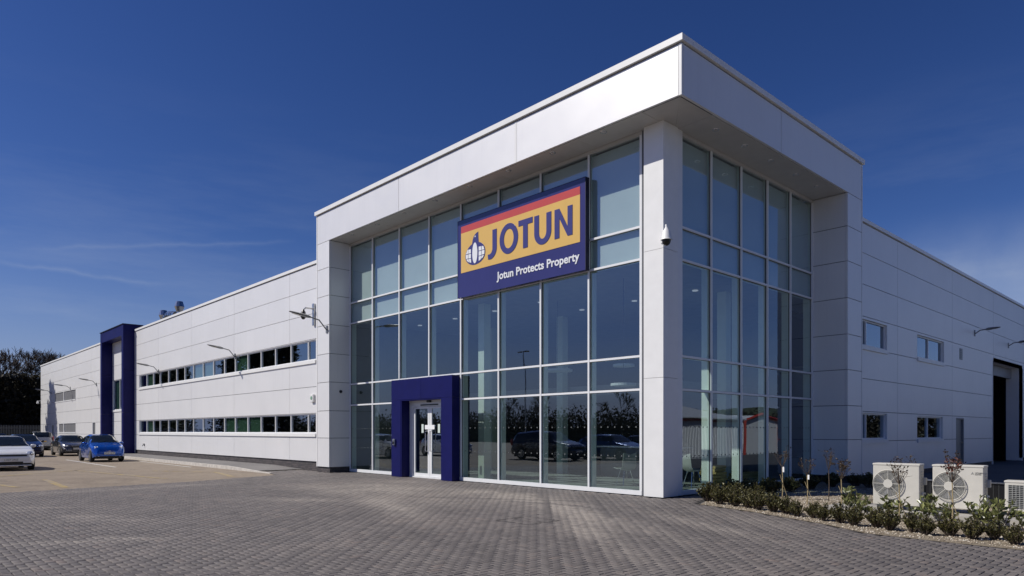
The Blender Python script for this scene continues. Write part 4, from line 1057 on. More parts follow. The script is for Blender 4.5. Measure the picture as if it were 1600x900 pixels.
def make_car(s, name, label, group=None):
    """s: L,W, bonnet/roof outline 'top' [(x,z)], 'belt' [(x,z)], wheel positions, paint. +X is the nose."""
    Lh = s['L'] / 2; W = s['W'] / 2
    root = thing(name, label, 'car', (0, 0, 0), 0, group)
    wx = (s['wf'], s['wr']); wr = s.get('rad', .31); ar = wr + .055
    st = sorted(set([round(-Lh + i * s['L'] / 64, 4) for i in range(65)] + [s['cowl'], s['rf'], s['rr'], s['rb'], s['bp'], s['bp'] + .07] + [w + d for w in wx for d in (-ar, -ar + .02, ar - .02, ar)]))
    V = []; n = 12
    for x in st:
        e = max(0, (abs(x) - (Lh - .55)) / .55)
        hw = W * (1 - .20 * e ** 2.4) * (.97 + .03 * math.cos(x))
        zt = interp(s['top'], x); zs = min(interp(s['belt'], x), zt - .02)
        zb = s.get('sill', .22) + .10 * max(0, (abs(x) - (Lh - .35)) / .35)
        for w in wx:
            if abs(x - w) < ar: zb = max(zb, wr + math.sqrt(max(0, ar * ar - (x - w) ** 2)) - .02)
        cab = max(0, min(1, (zt - zs - .06) / .25))
        tw = s.get('tumble', .19) * cab
        mid = zb + (zs - zb) * .55
        pts = [(hw * .955, zb), (hw * .985, zb + .25 * (zs - zb)), (hw * 1.0, mid), (hw * .992, zb + .82 * (zs - zb)), (hw * .95, zs),
               (hw * (.935 - tw * .25), zs + (zt - zs) * .22), (hw * (.93 - tw * .78), zs + (zt - zs) * .72), (hw * (.90 - tw), zs + (zt - zs) * (.86 + .0 * cab)),
               (hw * (.80 - tw), zs + (zt - zs) * .95), (hw * .55, zs + (zt - zs) * .985), (hw * .28, zt - .002), (0, zt)]
        V.append([(x, y, z) for y, z in pts])
    cats = {'body': [], 'windscreen': [], 'rear_window': [], 'side_window': [], 'soft_top': [], 'side_window_b': [], 'side_window_c': [], 'side_window_d': []}
    verts = []; idx = {}
    for i, r in enumerate(V):
        for j, (x, y, z) in enumerate(r):
            idx[(i, j, 1)] = len(verts); verts.append((x, y, z))
            idx[(i, j, -1)] = len(verts) if j < n - 1 else idx[(i, j, 1)]
            if j < n - 1: verts.append((x, -y, z))
    for i in range(len(st) - 1):
        xm = (st[i] + st[i + 1]) / 2
        for j in range(n - 1):
            for sd in (1, -1):
                f = (idx[(i, j, sd)], idx[(i + 1, j, sd)], idx[(i + 1, j + 1, sd)], idx[(i, j + 1, sd)])
                c = 'body'
                if s['rf'] + .02 < xm < s['cowl'] - .02 and j >= 7: c = 'windscreen'
                elif s['rb'] + .02 < xm < s['rr'] - .02 and j >= 7 and not s.get('nort'): c = 'rear_window'
                elif j in (5, 6) and s['rb'] + s.get('cp', .35) < xm < s['cowl'] - .38 and not (s['bp'] < xm < s['bp'] + .07): c = ('side_window', 'side_window_b', 'side_window_c', 'side_window_d')[(sd < 0) + 2 * (xm < s['bp'])]
                elif s.get('soft') and s['rb'] - .05 < xm < s['rf'] and j >= 5: c = 'soft_top'
                cats[c].append(f)
    for i in (0, len(st) - 1):
        ring = [idx[(i, j, 1)] for j in range(n)] + [idx[(i, j, -1)] for j in range(n - 2, -1, -1)]
        cats['body'].append(ring)
    mats = {'body': s['paint'], 'windscreen': M['cglass'], 'rear_window': M['cglass'], 'side_window': M['cglass'], 'soft_top': M['blackp']}
    for c, fs in cats.items():
        if not fs: continue
        if c.startswith('side_window'): mats[c] = M['cglass']; nm_ = 'side_window'
        else: nm_ = c
        used = sorted({k for f in fs for k in f}); mp_ = {k: i for i, k in enumerate(used)}
        mb = MB(); mb.v = [verts[k] for k in used]; mb.f = [tuple(mp_[k] for k in f) for f in fs]; mb.m = [0] * len(fs)
        obj(nm_, mb, mats[c], root, smooth=True, world=False)
    U = lambda nm, mb, mat, **k: obj(nm, mb, mat, root, world=False, **k)
    # floor pan and wheel wells
    U('underbody', MB().box(-Lh + .25, Lh - .25, -W * .78, W * .78, .17, .42), M['blackp'])
    for w in wx: U('wheel_well', MB().box(w - ar + .01, w + ar - .01, -W * .93, W * .93, .3, wr + ar - .03), M['blackp'])
    for w in wx:
        for sd in (-1, 1):
            y1 = W * .985 * sd; y0 = y1 - .20 * sd
            q = U('wheel', MB().tube([(w, y0, wr), (w, y0 + .02 * sd, wr), (w, y1 - .02 * sd, wr), (w, y1, wr)], [wr - .03, wr, wr, wr - .03], 26), M['tyre'], smooth=True)
            mb = MB()
            mb.tube([(w, y1 - .03 * sd, wr), (w, y1 + .004 * sd, wr)], [wr * .66, wr * .66], 22)
            o = bpy.data.objects.new('wheel_rim', mb.mesh('wheel_rim', M['acdark'])); COL.objects.link(o); o.parent = q
            mb = MB()
            for k in range(5):
                a = 2 * math.pi * k / 5 + .3; dx, dz = math.cos(a), math.sin(a); px_, pz_ = -dz, dx; ww = .035
                A = [(w + px_ * ww, y1 + .008 * sd, wr + pz_ * ww), (w - px_ * ww, y1 + .008 * sd, wr - pz_ * ww), (w + dx * wr * .66 - px_ * ww, y1 + .012 * sd, wr + dz * wr * .66 - pz_ * ww), (w + dx * wr * .66 + px_ * ww, y1 + .012 * sd, wr + dz * wr * .66 + pz_ * ww)]
                Bq = [(p[0], p[1] - .02 * sd, p[2]) for p in A]; mb.loft([A, Bq])
            for k in range(22):
                a0, a1 = 2 * math.pi * k / 22, 2 * math.pi * (k + 1) / 22
                A = [(w + math.cos(a) * r, y1 + .012 * sd, wr + math.sin(a) * r) for a, r in ((a0, wr * .6), (a1, wr * .6), (a1, wr * .69), (a0, wr * .69))]
                mb.loft([A, [(p[0], p[1] - .02 * sd, p[2]) for p in A]])
            o = bpy.data.objects.new('spokes', mb.mesh('spokes', M['alloy'])); COL.objects.link(o); o.parent = q
    # front
    fz = interp(s['top'], Lh); hx = s['hl']
    for sd in (-1, 1):
        mb = MB(); (lx, ly, lz, ax, ay, az) = hx
        mb.ell((lx, ly * sd, lz), ax, ay, az, 14, 8)
        hl = U('headlight', mb, M['lens'], smooth=True)
        mb = MB(); mb.ell((lx + ax * .55, ly * sd, lz), ax * .55, ay * .45, az * .5, 12, 6); o = bpy.data.objects.new('headlight_reflector', mb.mesh('headlight_reflector', M['chrome'], True)); COL.objects.link(o); o.parent = hl
        if s.get('fog'): U('fog_lamp', MB().cyl((Lh - .10, W * .62 * sd, .36), .06, .07, 12, 'x'), M['lens'])
        U('wing_mirror', MB().ell((s['cowl'] - .42, (W + .07) * sd, interp(s['belt'], s['cowl'] - .4) + .08), .07, .11, .075, 10, 6).box(s['cowl'] - .45, s['cowl'] - .38, (W - .08) * sd, (W + .04) * sd, interp(s['belt'], s['cowl'] - .4) + .01, interp(s['belt'], s['cowl'] - .4) + .05), s.get('mirror', s['paint']), smooth=True)
        (tx, ty, tz, ax, ay, az) = s['tl']
        U('tail_light', MB().ell((tx, ty * sd, tz), ax, ay, az, 12, 8), M['tail'], smooth=True)
        # door shut line and handle
        zb_ = interp(s['belt'], s['bp'])
        for xx in (s['cowl'] - .30, s['bp'] + .02, s['bp'] - (.8 if s.get('four') else 0)):
            if xx == s['bp']: continue
            U('door_seam', MB().box(xx, xx + .012, (W * .93) * sd, (W * .999) * sd, .34, zb_ - .02), M['blackp'])
        U('door_handle', MB().cbox(s['bp'] + .10, s['bp'] + .28, (W * .97) * sd, (W * 1.01) * sd, zb_ - .16, zb_ - .13, .006), s['paint'])
    for (nm, x0, x1, hwid, z0, z1, mt) in s['front']:
        U(nm, MB().cbox(x0, x1, -hwid, hwid, z0, z1, min(.025, (z1 - z0) * .3)), mt)
    for sgn, (x, z) in ((1, s['fplate']), (-1, s['rplate'])):
        p_ = U('number_plate', MB().box(x, x + .02 * sgn, -.26, .26, z - .056, z + .056), M['plate'] if sgn > 0 else M['yellowsign'])
        if sgn > 0 and s.get('reg'):
            me = fit_text(s['reg'], -.235, .235, z - .036, z + .036, x + .021, M['blackp'], 'x', .0015)
            o = bpy.data.objects.new('plate_text', me); COL.objects.link(o); o.parent = p_
    for sd in (0, 1):
        mb = MB(); xw = s['cowl'] + .0; zz = interp(s['top'], s['cowl'])
        mb.tube([(xw - .02, -.35 + .5 * sd, zz + .01), (xw - .16, .15 + .5 * sd, interp(s['top'], xw - .16) + .015)], .008, 4); U('wiper', mb, M['blackp'])
    return root

blue = carpaint('metallic_blue_paint', (.003, .085, .44), .55)
silver = carpaint('silver_white_paint', (.78, .78, .78), .05)
white_p = carpaint('grey_silver_paint', (.42, .42, .41), .4)
darkblue = carpaint('dark_blue_paint', (.010, .011, .030), .4)
grey = carpaint('graphite_paint', (.075, .075, .085), .5)
black = carpaint('black_paint', (.012, .012, .014), .2)
blue2 = carpaint('mid_blue_paint', (.008, .05, .22), .4)
small = dict(L=3.55, W=1.63, wf=1.12, wr=-1.18, rad=.29, cowl=.86, rf=.22, rr=-1.28, rb=-1.70, bp=-.42, cp=.45, paint=blue, mirror=blue,
             top=[(-1.775, .62), (-1.72, .95), (-1.55, 1.20), (-1.25, 1.40), (-.5, 1.488), (.22, 1.43), (.86, 1.03), (1.3, .93), (1.58, .82), (1.72, .66), (1.775, .50)],
             belt=[(-1.775, .55), (-1.5, .88), (-.4, .93), (.86, .92), (1.4, .82), (1.775, .42)], tumble=.20, hl=(1.50, .56, .72, .12, .125, .13), tl=(-1.68, .60, .82, .07, .06, .14), fog=True,
             front=[('lower_grille', 1.70, 1.765, .46, .26, .36, M['blackp']), ('chrome_moustache', 1.745, 1.785, .20, .575, .595, M['chrome']), ('badge', 1.75, 1.792, .05, .545, .62, M['chrome']), ('bumper', 1.62, 1.79, .60, .38, .47, blue)],
             fplate=(1.79, .47), rplate=(-1.78, .62), reg='FP14 ULW')
hatch = dict(L=4.25, W=1.80, wf=1.32, wr=-1.29, rad=.32, cowl=1.02, rf=.30, rr=-1.50, rb=-2.02, bp=-.20, cp=.42, four=True, paint=silver,
             top=[(-2.125, .66), (-2.05, .98), (-1.85, 1.18), (-1.5, 1.37), (-.5, 1.46), (.30, 1.42), (1.02, 1.00), (1.5, .90), (1.92, .79), (2.07, .66), (2.125, .50)],
             belt=[(-2.125, .60), (-1.9, .92), (-.3, .95), (1.02, .92), (1.6, .82), (2.125, .45)], tumble=.20, hl=(1.86, .66, .70, .18, .17, .095), tl=(-2.02, .70, .86, .08, .07, .16),
             front=[('grille', 2.02, 2.11, .55, .60, .68, M['blackp']), ('grille_bar', 2.03, 2.125, .58, .665, .69, M['chrome']), ('bumper', 1.95, 2.14, .66, .42, .58, silver), ('lower_grille', 2.02, 2.13, .42, .25, .40, M['blackp']), ('bumper_lip', 1.95, 2.14, .70, .20, .245, silver)],
             fplate=(2.142, .46), rplate=(-2.14, .72), reg='LV07 UNZ')
cabrio = dict(L=4.57, W=1.78, wf=1.38, wr=-1.27, rad=.32, cowl=1.0, rf=.38, rr=-1.15, rb=-1.55, bp=-.55, cp=.5, soft=True, nort=True, paint=grey,
              top=[(-2.285, .66), (-2.2, .90), (-1.6, 1.0), (-1.15, 1.22), (-.5, 1.39), (.38, 1.36), (1.0, .96), (1.6, .88), (2.05, .77), (2.24, .62), (2.285, .50)],
              belt=[(-2.285, .60), (-1.9, .86), (-.3, .91), (1.0, .88), (1.6, .80), (2.285, .45)], tumble=.22, hl=(2.06, .64, .66, .16, .17, .075), tl=(-2.18, .68, .78, .08, .12, .07), fog=True,
              front=[('grille', 2.18, 2.29, .34, .34, .66, M['blackp']), ('grille_frame', 2.17, 2.285, .38, .665, .69, M['chrome']), ('lower_grille', 2.17, 2.28, .72, .24, .33, M['blackp']), ('bumper', 2.08, 2.27, .74, .42, .50, grey)],
              fplate=(2.30, .50), rplate=(-2.3, .70), reg='KY06 OVE')
suv = dict(L=4.5, W=1.84, wf=1.38, wr=-1.30, rad=.35, cowl=1.12, rf=.50, rr=-1.85, rb=-2.18, bp=-.15, cp=.30, four=True, paint=white_p, sill=.27,
           top=[(-2.25, .70), (-2.2, 1.10), (-2.1, 1.35), (-1.85, 1.58), (-.5, 1.66), (.5, 1.62), (1.12, 1.13), (1.6, 1.04), (2.05, .92), (2.2, .78), (2.25, .60)],
           belt=[(-2.25, .65), (-2.0, 1.02), (-.3, 1.04), (1.12, 1.03), (1.7, .95), (2.25, .5)], tumble=.16, hl=(2.0, .68, .80, .17, .17, .10), tl=(-2.14, .76, 1.02, .08, .07, .22),
           front=[('grille', 2.14, 2.25, .50, .62, .80, M['blackp']), ('bumper', 2.08, 2.27, .72, .42, .58, white_p), ('lower_grille', 2.14, 2.26, .60, .28, .40, M['blackp'])],
           fplate=(2.275, .52), rplate=(-2.27, .78))
GZ = -.020
fiat = make_car(small, 'parked_car', 'small metallic blue hatchback with dark windscreen parked nearest the navy portal', 'cars parked in front of the white wing')
fiat.location = (-43.45, 9.48, GZ)
astra = make_car(hatch, 'parked_car', 'silver white hatchback cut by the left edge of the frame', 'cars parked in front of the white wing')
astra.location = (-37.0, 4.35, GZ)
cab = make_car(cabrio, 'parked_car', 'graphite grey soft top car with a bright windscreen pillar beside the blue hatchback', 'cars parked in front of the white wing')
cab.location = (-55.6, 10.25, GZ)
db = dict(hatch); db['paint'] = darkblue; db['reg'] = None; db['front'] = [(a, b, c, d, e, f, darkblue if m_ is silver else m_) for (a, b, c, d, e, f, m_) in hatch['front']]
dbl = make_car(db, 'parked_car', 'dark navy hatchback just behind the silver white one', 'cars parked in front of the white wing'); dbl.location = (-54.7, 7.45, GZ)
est = make_car(suv, 'parked_car', 'pale silver tall estate car seen from behind between two dark cars', 'cars parked in front of the white wing'); est.location = (-74.0, 11.35, GZ); est.rotation_euler = (0, 0, R(176))
dup(dbl, (-86.0, 9.6, GZ), 0, 'dark car farthest back, its roof just above the navy hatchback')
# cars on the other side of the car park, seen mirrored in the lobby glass
sv = dict(suv); sv['paint'] = darkblue; sv['front'] = [(a, b, c, d, e, f, darkblue if m_ is white_p else m_) for (a, b, c, d, e, f, m_) in suv['front']]
s2 = make_car(sv, 'parked_car', 'dark blue tall car mirrored in the middle panes of the lobby glass', 'cars mirrored in the lobby glass'); s2.location = (-27.6, -.3, GZ); s2.rotation_euler = (0, 0, R(-4))
b2 = dict(hatch); b2['paint'] = blue2; b2['reg'] = None; b2['front'] = [(a, b, c, d, e, f, blue2 if m_ is silver else m_) for (a, b, c, d, e, f, m_) in hatch['front']]
h2 = make_car(b2, 'parked_car', 'mid blue hatchback mirrored right of the dark tall car in the lobby glass', 'cars mirrored in the lobby glass'); h2.location = (-25.6, -3.6, GZ)
dup(dbl, (-24.8, -6.9, GZ), R(-6), 'dark hatchback mirrored in the last front pane before the corner column', 'cars mirrored in the lobby glass')
dup(astra, (-37.6, -.6, GZ), R(2), 'silver car mirrored with bright highlights beside the navy door surround', 'cars mirrored in the lobby glass')
dup(h2, (-46.0, -1.0, GZ), R(5), 'mid blue hatchback mirrored in the panes left of the entrance', 'cars mirrored in the lobby glass')

# ------------------------------------------------------------------ air-conditioning units
def outdoor_unit(loc, rz, label, w, h, d, fan=True, logo=True):
    t = thing('air_conditioner', label, 'air conditioner', loc, rz, 'cream outdoor air conditioning units')
    U = lambda nm, mb, mat, par=t, **k: (obj(nm, mb, mat, t, world=False, **k) if par is t else psub(nm, mb, mat, par))
    U('casing', MB().cbox(-w / 2, w / 2, 0, d, .08, h, .012), M['ac'])
    U('casing_lid', MB().cbox(-w / 2 - .008, w / 2 + .008, -.008, d + .008, h - .03, h + .006, .006), M['ac'])
    for a in (-w * .32, w * .32): U('foot', MB().box(a - .07, a + .07, -.02, d + .02, .0, .085), M['acdark'])
    if fan:
        cx, cz, r = -w * .16, .08 + (h - .08) * .52, min(.262, h * .335)
        o = U('fan_opening', MB().tube([(cx, -.002, cz), (cx, -.006, cz)], r, 40), M['fanwell'])
        mb = MB()
        for k in range(3):
            a = 2 * math.pi * k / 3 + .4
            P_ = [(cx + math.cos(a + da) * rr, -.008 - dd, cz + math.sin(a + da) * rr) for rr, da, dd in ((.06, 0, .0), (r * .9, -.3, .0), (r * .93, .35, .004), (.07, .9, .004))]
            mb.loft([P_, [(p[0], p[1] - .002, p[2]) for p in P_]])
        U('fan_blades', mb, M['lampgrey'], o)
        mb = MB()
        for rr in [r * k / 13 for k in range(4, 14)]:
            pts = [(cx + math.cos(a) * rr, -.035, cz + math.sin(a) * rr) for a in [2 * math.pi * j / 28 for j in range(29)]]
            mb.tube(pts, .0022 if rr < r * .98 else .008, 4, False)
        for k in range(8):
            a = 2 * math.pi * k / 8; mb.tube([(cx + math.cos(a) * .06, -.038, cz + math.sin(a) * .06), (cx + math.cos(a) * r, -.036, cz + math.sin(a) * r)], .005, 4)
        U('fan_grille', mb, M['ac'], o)
        U('fan_hub', MB().tube([(cx, -.03, cz), (cx, -.046, cz)], [.085, .08], 24), M['ac'], o)
    else:
        U('coil_opening', MB().box(-w / 2 + .05, w / 2 - .05, -.004, -.001, .14, h - .07), M['acdark'])
        mb = MB()
        for k in range(12): zz = .16 + (h - .26) * k / 11; mb.box(-w / 2 + .05, w / 2 - .05, -.02, -.014, zz - .003, zz + .003)
        for k in range(14): xx = -w / 2 + .06 + (w - .12) * k / 13; mb.box(xx - .003, xx + .003, -.024, -.02, .14, h - .07)
        U('coil_grille', mb, M['acgrille'])
    # side: service cover and coil louvres
    U('service_cover', MB().cbox(w / 2, w / 2 + .045, d * .25, d * .8, .1, .34, .008), M['ac'])
    mb = MB()
    for k in range(7): mb.box(w / 2, w / 2 + .008, d * .3, d * .85, .42 + k * .05, .445 + k * .05)
    U('side_louvre', mb, M['acgrille'])
    U('lagged_pipe', MB().tube([(w / 2 + .03, d * .45, .30), (w / 2 + .11, d * .5, .27), (w / 2 + .12, d * .6, .05), (w / 2 + .12, d * 1.6, .03)], .024, 8), M['blackp'], smooth=True)
    U('cable', MB().tube([(w / 2 + .04, d * .6, .26), (w / 2 + .09, d * .75, .12), (w / 2 + .07, d * 1.5, .02)], .009, 6), M['acgrille'], smooth=True)
    U('isolator', MB().cbox(w / 2, w / 2 + .06, d * .7, d * .95, .48, .62, .008), M['acgrille'])
    if logo:
        lx, lz = w * .29, h * .845; g_ = U('maker_mark', MB(), M['acdark']) if False else None
        mb = MB(); q = .013
        for dx, dz, a in ((0, .62, 90), (-.58, -.38, 210), (.58, -.38, 330)):
            c = (lx + dx * q * 1.6, lz + dz * q * 1.6); u = (math.cos(R(a)), math.sin(R(a))); v = (-u[1], u[0])
            mb.prism([(c[0] + u[0] * q, c[1] + u[1] * q), (c[0] + v[0] * q * .58, c[1] + v[1] * q * .58), (c[0] - u[0] * q, c[1] - u[1] * q), (c[0] - v[0] * q * .58, c[1] - v[1] * q * .58)], 'y', -.004, -.001)
        e = U('three_diamond_mark', mb, M['lampgrey'])
        for s_, z0, z1 in (('MITSUBISHI', lz - .003, lz + .020), ('ELECTRIC', lz - .030, lz - .010)):
            me = fit_text(s_, lx + .04, lx + .165 - (.03 if s_ == 'ELECTRIC' else 0), z0, z1, -.002, M['acdark'], depth=.001); o = bpy.data.objects.new('lettering', me); COL.objects.link(o); o.parent = t
    return t
tag(box('concrete_pad', (-5.9, -2.0, 14.05, 15.3, -.02, .11), M['concrete']), 'pale concrete slab under the outdoor units', None, None, 'structure')
outdoor_unit((-4.66, 14.36, .11), R(4), 'cream outdoor unit with round fan, leftmost in the row on the slab', .80, .875, .33, True, False)
outdoor_unit((-3.68, 14.52, .11), R(2), 'cream outdoor unit with round fan and small maker name, middle of the row', .80, .875, .33)
outdoor_unit((-2.60, 14.75, .11), R(2), 'low cream outdoor unit with square wire grille at the right edge', .82, .62, .30, False, False)
outdoor_unit((-2.33, 15.55, .11), R(2), 'cream outdoor unit half out of frame behind the low grilled one', .80, 1.08, .33, True, False)

# low guard rail and kerb in the shade behind the units
t = thing('guard_rail', 'low dark infilled guard rail with a pale top bar behind the outdoor units', 'rail', (-4.2, 17.6, 0))
obj('top_rail', MB().box(-.95, 6.2, -.03, .03, .49, .52), M['galv'], t, world=False)
for k in range(7): obj('post', MB().box(-.95 + k * 1.15, -.91 + k * 1.15, -.035, -.005, -.02, .488), M['acdark'], t, world=False)
obj('infill_panel', MB().box(-.93, 6.18, .0, .012, .0, .488), M['blackp'], t, world=False)
mb = MB()
for k in range(70): mb.box(-.9 + k * .1, -.892 + k * .1, -.006, -.001, .02, .488)
o = obj('mesh_infill', mb, M['acdark'], t, world=False); o['kind'] = 'stuff'

# ------------------------------------------------------------------ planting bed
BED = [(-8.28, 13.40), (-6.86, 12.93), (-4.99, 12.05), (-4.17, 11.49), (-3.13, 11.41), (0.5, 11.36), (0.5, 17.5), (-3.0, 17.5), (-8.2, 22.3), (-9.65, 22.3), (-9.65, 15.25), (-9.08, 15.25)]
sheet('planting_bed', BED, .004, M['soilg'])
def build_gravel():
    N = 16000
    pts = []
    while len(pts) < N:
        x = rng.uniform(-9.6, .5, 4000); y = rng.uniform(11.5, 20.5, 4000)
        k = inside(x, y, BED) & ~((x > -5.95) & (x < -1.95) & (y > 14.0) & (y < 15.35)) & (rng.random(4000) < np.clip(1.25 - (y - 13) * .10, .15, 1))
        pts += list(zip(x[k], y[k]))
    P_ = np.array(pts[:N]); r = rng.uniform(.011, .024, N)
    base = np.array([(1, 0, 0), (0, 1, 0), (-1, 0, 0), (0, -1, 0), (0, 0, .8), (.0, 0, -.6)])
    f = np.array([(0, 1, 4), (1, 2, 4), (2, 3, 4), (3, 0, 4)])
    a = rng.uniform(0, 6.28, N); ca, sa = np.cos(a), np.sin(a)
    v = base[None] * r[:, None, None] * rng.uniform(.6, 1.25, (N, 6, 3))
    vx = v[..., 0] * ca[:, None] - v[..., 1] * sa[:, None]; vy = v[..., 0] * sa[:, None] + v[..., 1] * ca[:, None]
    v = np.stack([vx + P_[:, 0:1], vy + P_[:, 1:2], v[..., 2] + .008], -1)
    fs = f[None] + (np.arange(N) * 6)[:, None, None]
    me = bpy.data.meshes.new('gravel'); me.from_pydata(v.reshape(-1, 3).tolist(), [], fs.reshape(-1, 3).tolist()); me.materials.append(M['gravel'])
    o = bpy.data.objects.new('gravel', me); COL.objects.link(o); tag(o, 'buff gravel mulch spread through the planting bed', 'gravel', None, 'stuff')
build_gravel()

def leaves(mb, centers, size, n_dirs=None, up=.35, aspect=.5, jit=.35):
    """rhombic folded leaves; centers: list of (pos, outward dir)"""
    for p, d in centers:
        d = Vector(d) + Vector((random.gauss(0, jit), random.gauss(0, jit), random.gauss(up, jit)))
        if d.length < .01: continue
        d.normalize(); s = size * random.uniform(.65, 1.25)
        sd = d.cross(Vector((random.gauss(0, 1), random.gauss(0, 1), random.gauss(0, 1)))).normalized(); nn = sd.cross(d)
        p = Vector(p); k = len(mb.v)
        mb.v += [tuple(p), tuple(p + d * s * .5 + sd * s * aspect * .5 + nn * s * .08), tuple(p + d * s), tuple(p + d * s * .5 - sd * s * aspect * .5 + nn * s * .08)]
        mb.face((k, k + 1, k + 2)); mb.face((k, k + 2, k + 3))
def quickmesh(name, mb, mat):
    me = bpy.data.meshes.new(name); me.from_pydata(mb.v, [], mb.f); me.materials.append(mat); me.update(); return me
def shrub_meshes(seed, r, h, nst, leaf, lsize, lmat, aspect, per=9):
    random.seed(seed); st = MB(); lv = MB()
    for i in range(nst):
        a = random.uniform(0, 6.28); q = random.random() ** .6
        top = Vector((math.cos(a) * r * q, math.sin(a) * r * q, h * (1 - .45 * q * q) * random.uniform(.72, 1.12)))
        b = Vector((math.cos(a) * r * q * .25, math.sin(a) * r * q * .25, 0)); mid = b.lerp(top, .5) + Vector((random.gauss(0, .02), random.gauss(0, .02), .02))
        st.tube([b, mid, top], [.006, .005, .003], 4)
        cs = []
        for j in range(leaf):
            t_ = random.uniform(.25, 1.0); p = b.lerp(mid, t_ * 2) if t_ < .5 else mid.lerp(top, t_ * 2 - 1)
            aa = random.uniform(0, 6.28); cs.append((p, (math.cos(aa) * .9, math.sin(aa) * .9, .5)))
        leaves(lv, cs, lsize, aspect=aspect)
    return quickmesh('foliage', lv, lmat), st.mesh('stems', M['twig'])
boxv = [shrub_meshes(11 + i, .21, .34, 46, 26, .042, M['leafbox'], .55) for i in range(4)]
darkv = [shrub_meshes(31 + i, .30, .34, 46, 26, .05, M['leafbox'], .6) for i in range(2)]
laurv = [shrub_meshes(51 + i, .25, .50, 9, 13, .115, M['leaflaurel'], .42) for i in range(3)]
random.seed(99)
def shrub(vs, loc, s, label, group, name='low_shrub', cat='shrub', sz_=1.0):
    t = thing(name, label, cat, loc, random.uniform(0, 6.28), group); t.scale = (s, s, s * sz_)
    a, b = random.choice(vs)
    for nm, me in (('foliage', a), ('stems', b)):
        o = bpy.data.objects.new(nm, me); COL.objects.link(o); o.parent = t
front = [(-8.02, 13.72), (-7.60, 13.62), (-7.22, 13.48), (-7.28, 13.95), (-6.92, 13.30), (-6.52, 13.18), (-6.16, 13.00), (-5.86, 12.80), (-5.55, 12.80), (-5.26, 12.52), (-4.92, 12.45), (-4.62, 12.22), (-4.27, 12.28), (-4.02, 12.10), (-3.68, 12.12), (-3.46, 11.95), (-3.16, 12.10), (-2.86, 12.0), (-2.62, 12.18), (-2.30, 11.85), (-1.9, 12.0)]
names = ['at the paved corner, first of the front row', 'second in the front row from the paved corner', 'third in the front row from the paved corner', 'tucked behind the third of the front row', 'in the front row left of the first bare rose', 'in the front row below the first bare rose', 'in the front row between the first two bare roses',
         'in the front row below the second bare rose', 'in the front row right of the second bare rose', 'in the front row below the brown headed rose', 'in the front row right of the brown headed rose', 'in the front row left of the leafy laurel', 'in the front row below the leafy laurel', 'below the left edge of the leftmost cream unit',
         'below the fan of the leftmost cream unit', 'below the gap between the two fan units', 'below the fan of the middle cream unit', 'below the maker name of the middle cream unit', 'below the right edge of the middle cream unit', 'nearest the right edge of the frame, below the grilled unit', 'at the right end of the row, cut by the frame']
for i_, ((x, y), nm) in enumerate(zip(front, names)):
    shrub(boxv, (x, y, 0), random.uniform(1.0, 1.15) if i_ < 7 else random.uniform(.78, 1.0), 'low dark green box shrub ' + nm, 'box shrubs edging the gravel bed')
sh_names = [(-8.55, 14.15, 'at the paved corner, touching the corner column side'), (-8.2, 14.3, 'behind the first shrub of the sunny row'), (-7.9, 14.15, 'behind the second shrub of the sunny row'), (-8.75, 14.9, 'against the first side pane'), (-8.4, 15.1, 'in front of the first side pane'),
            (-8.75, 15.6, 'against the first side mullion'), (-8.35, 15.9, 'left of the first tagged rose'), (-8.75, 16.4, 'against the second side pane, below the timber stack'), (-8.4, 16.9, 'behind the first tagged rose'), (-8.75, 17.4, 'against the second side mullion'), (-8.4, 17.9, 'in front of the third side pane'),
            (-8.7, 18.5, 'against the third side pane'), (-8.35, 19.1, 'in front of the third side mullion'), (-8.7, 19.8, 'against the fourth side pane'), (-8.3, 20.4, 'in front of the fourth side mullion'), (-8.6, 21.1, 'against the last side pane'), (-8.0, 21.3, 'beside the inner face of the right pier'),
            (-7.5, 21.0, 'below the inner face of the right pier'), (-7.0, 20.6, 'below the outer corner of the right pier'), (-6.6, 20.0, 'behind the dark rose in the shade'), (-6.2, 19.5, 'behind the brown headed rose'), (-5.8, 19.0, 'behind the tallest laurel'), (-5.4, 18.5, 'left of the leftmost cream unit')]
for (x, y, nm) in sh_names:
    shrub(darkv, (x, y, 0), random.uniform(.95, 1.2), 'dark shaded hedge shrub ' + nm, 'shaded shrubs along the side glazing' if x < -7.8 else 'shaded shrubs behind the bed')
for (x, y, s, lb) in ((-5.32, 14.05, 1.15, 'leafy laurel left of the leftmost cream unit, tallest of the laurels'), (-5.05, 13.75, .8, 'smaller laurel touching the tallest one on its right'), (-4.45, 13.65, 1.0, 'upright laurel in front of the fan of the leftmost cream unit'),
                      (-4.0, 13.75, 1.08, 'leafy laurel in the gap between the two fan units'), (-3.62, 13.55, .85, 'low laurel in front of the fan of the middle cream unit'), (-3.15, 13.7, 1.0, 'laurel at the right edge of the middle cream unit'), (-2.85, 13.5, 1.15, 'bushy laurel between the middle unit and the grilled one'), (-2.45, 13.4, .85, 'laurel in front of the wire grille of the low unit')):
    shrub(laurv, (x, y, 0), s, lb, 'laurel bushes in front of the cream units', 'laurel_bush', 'bush')
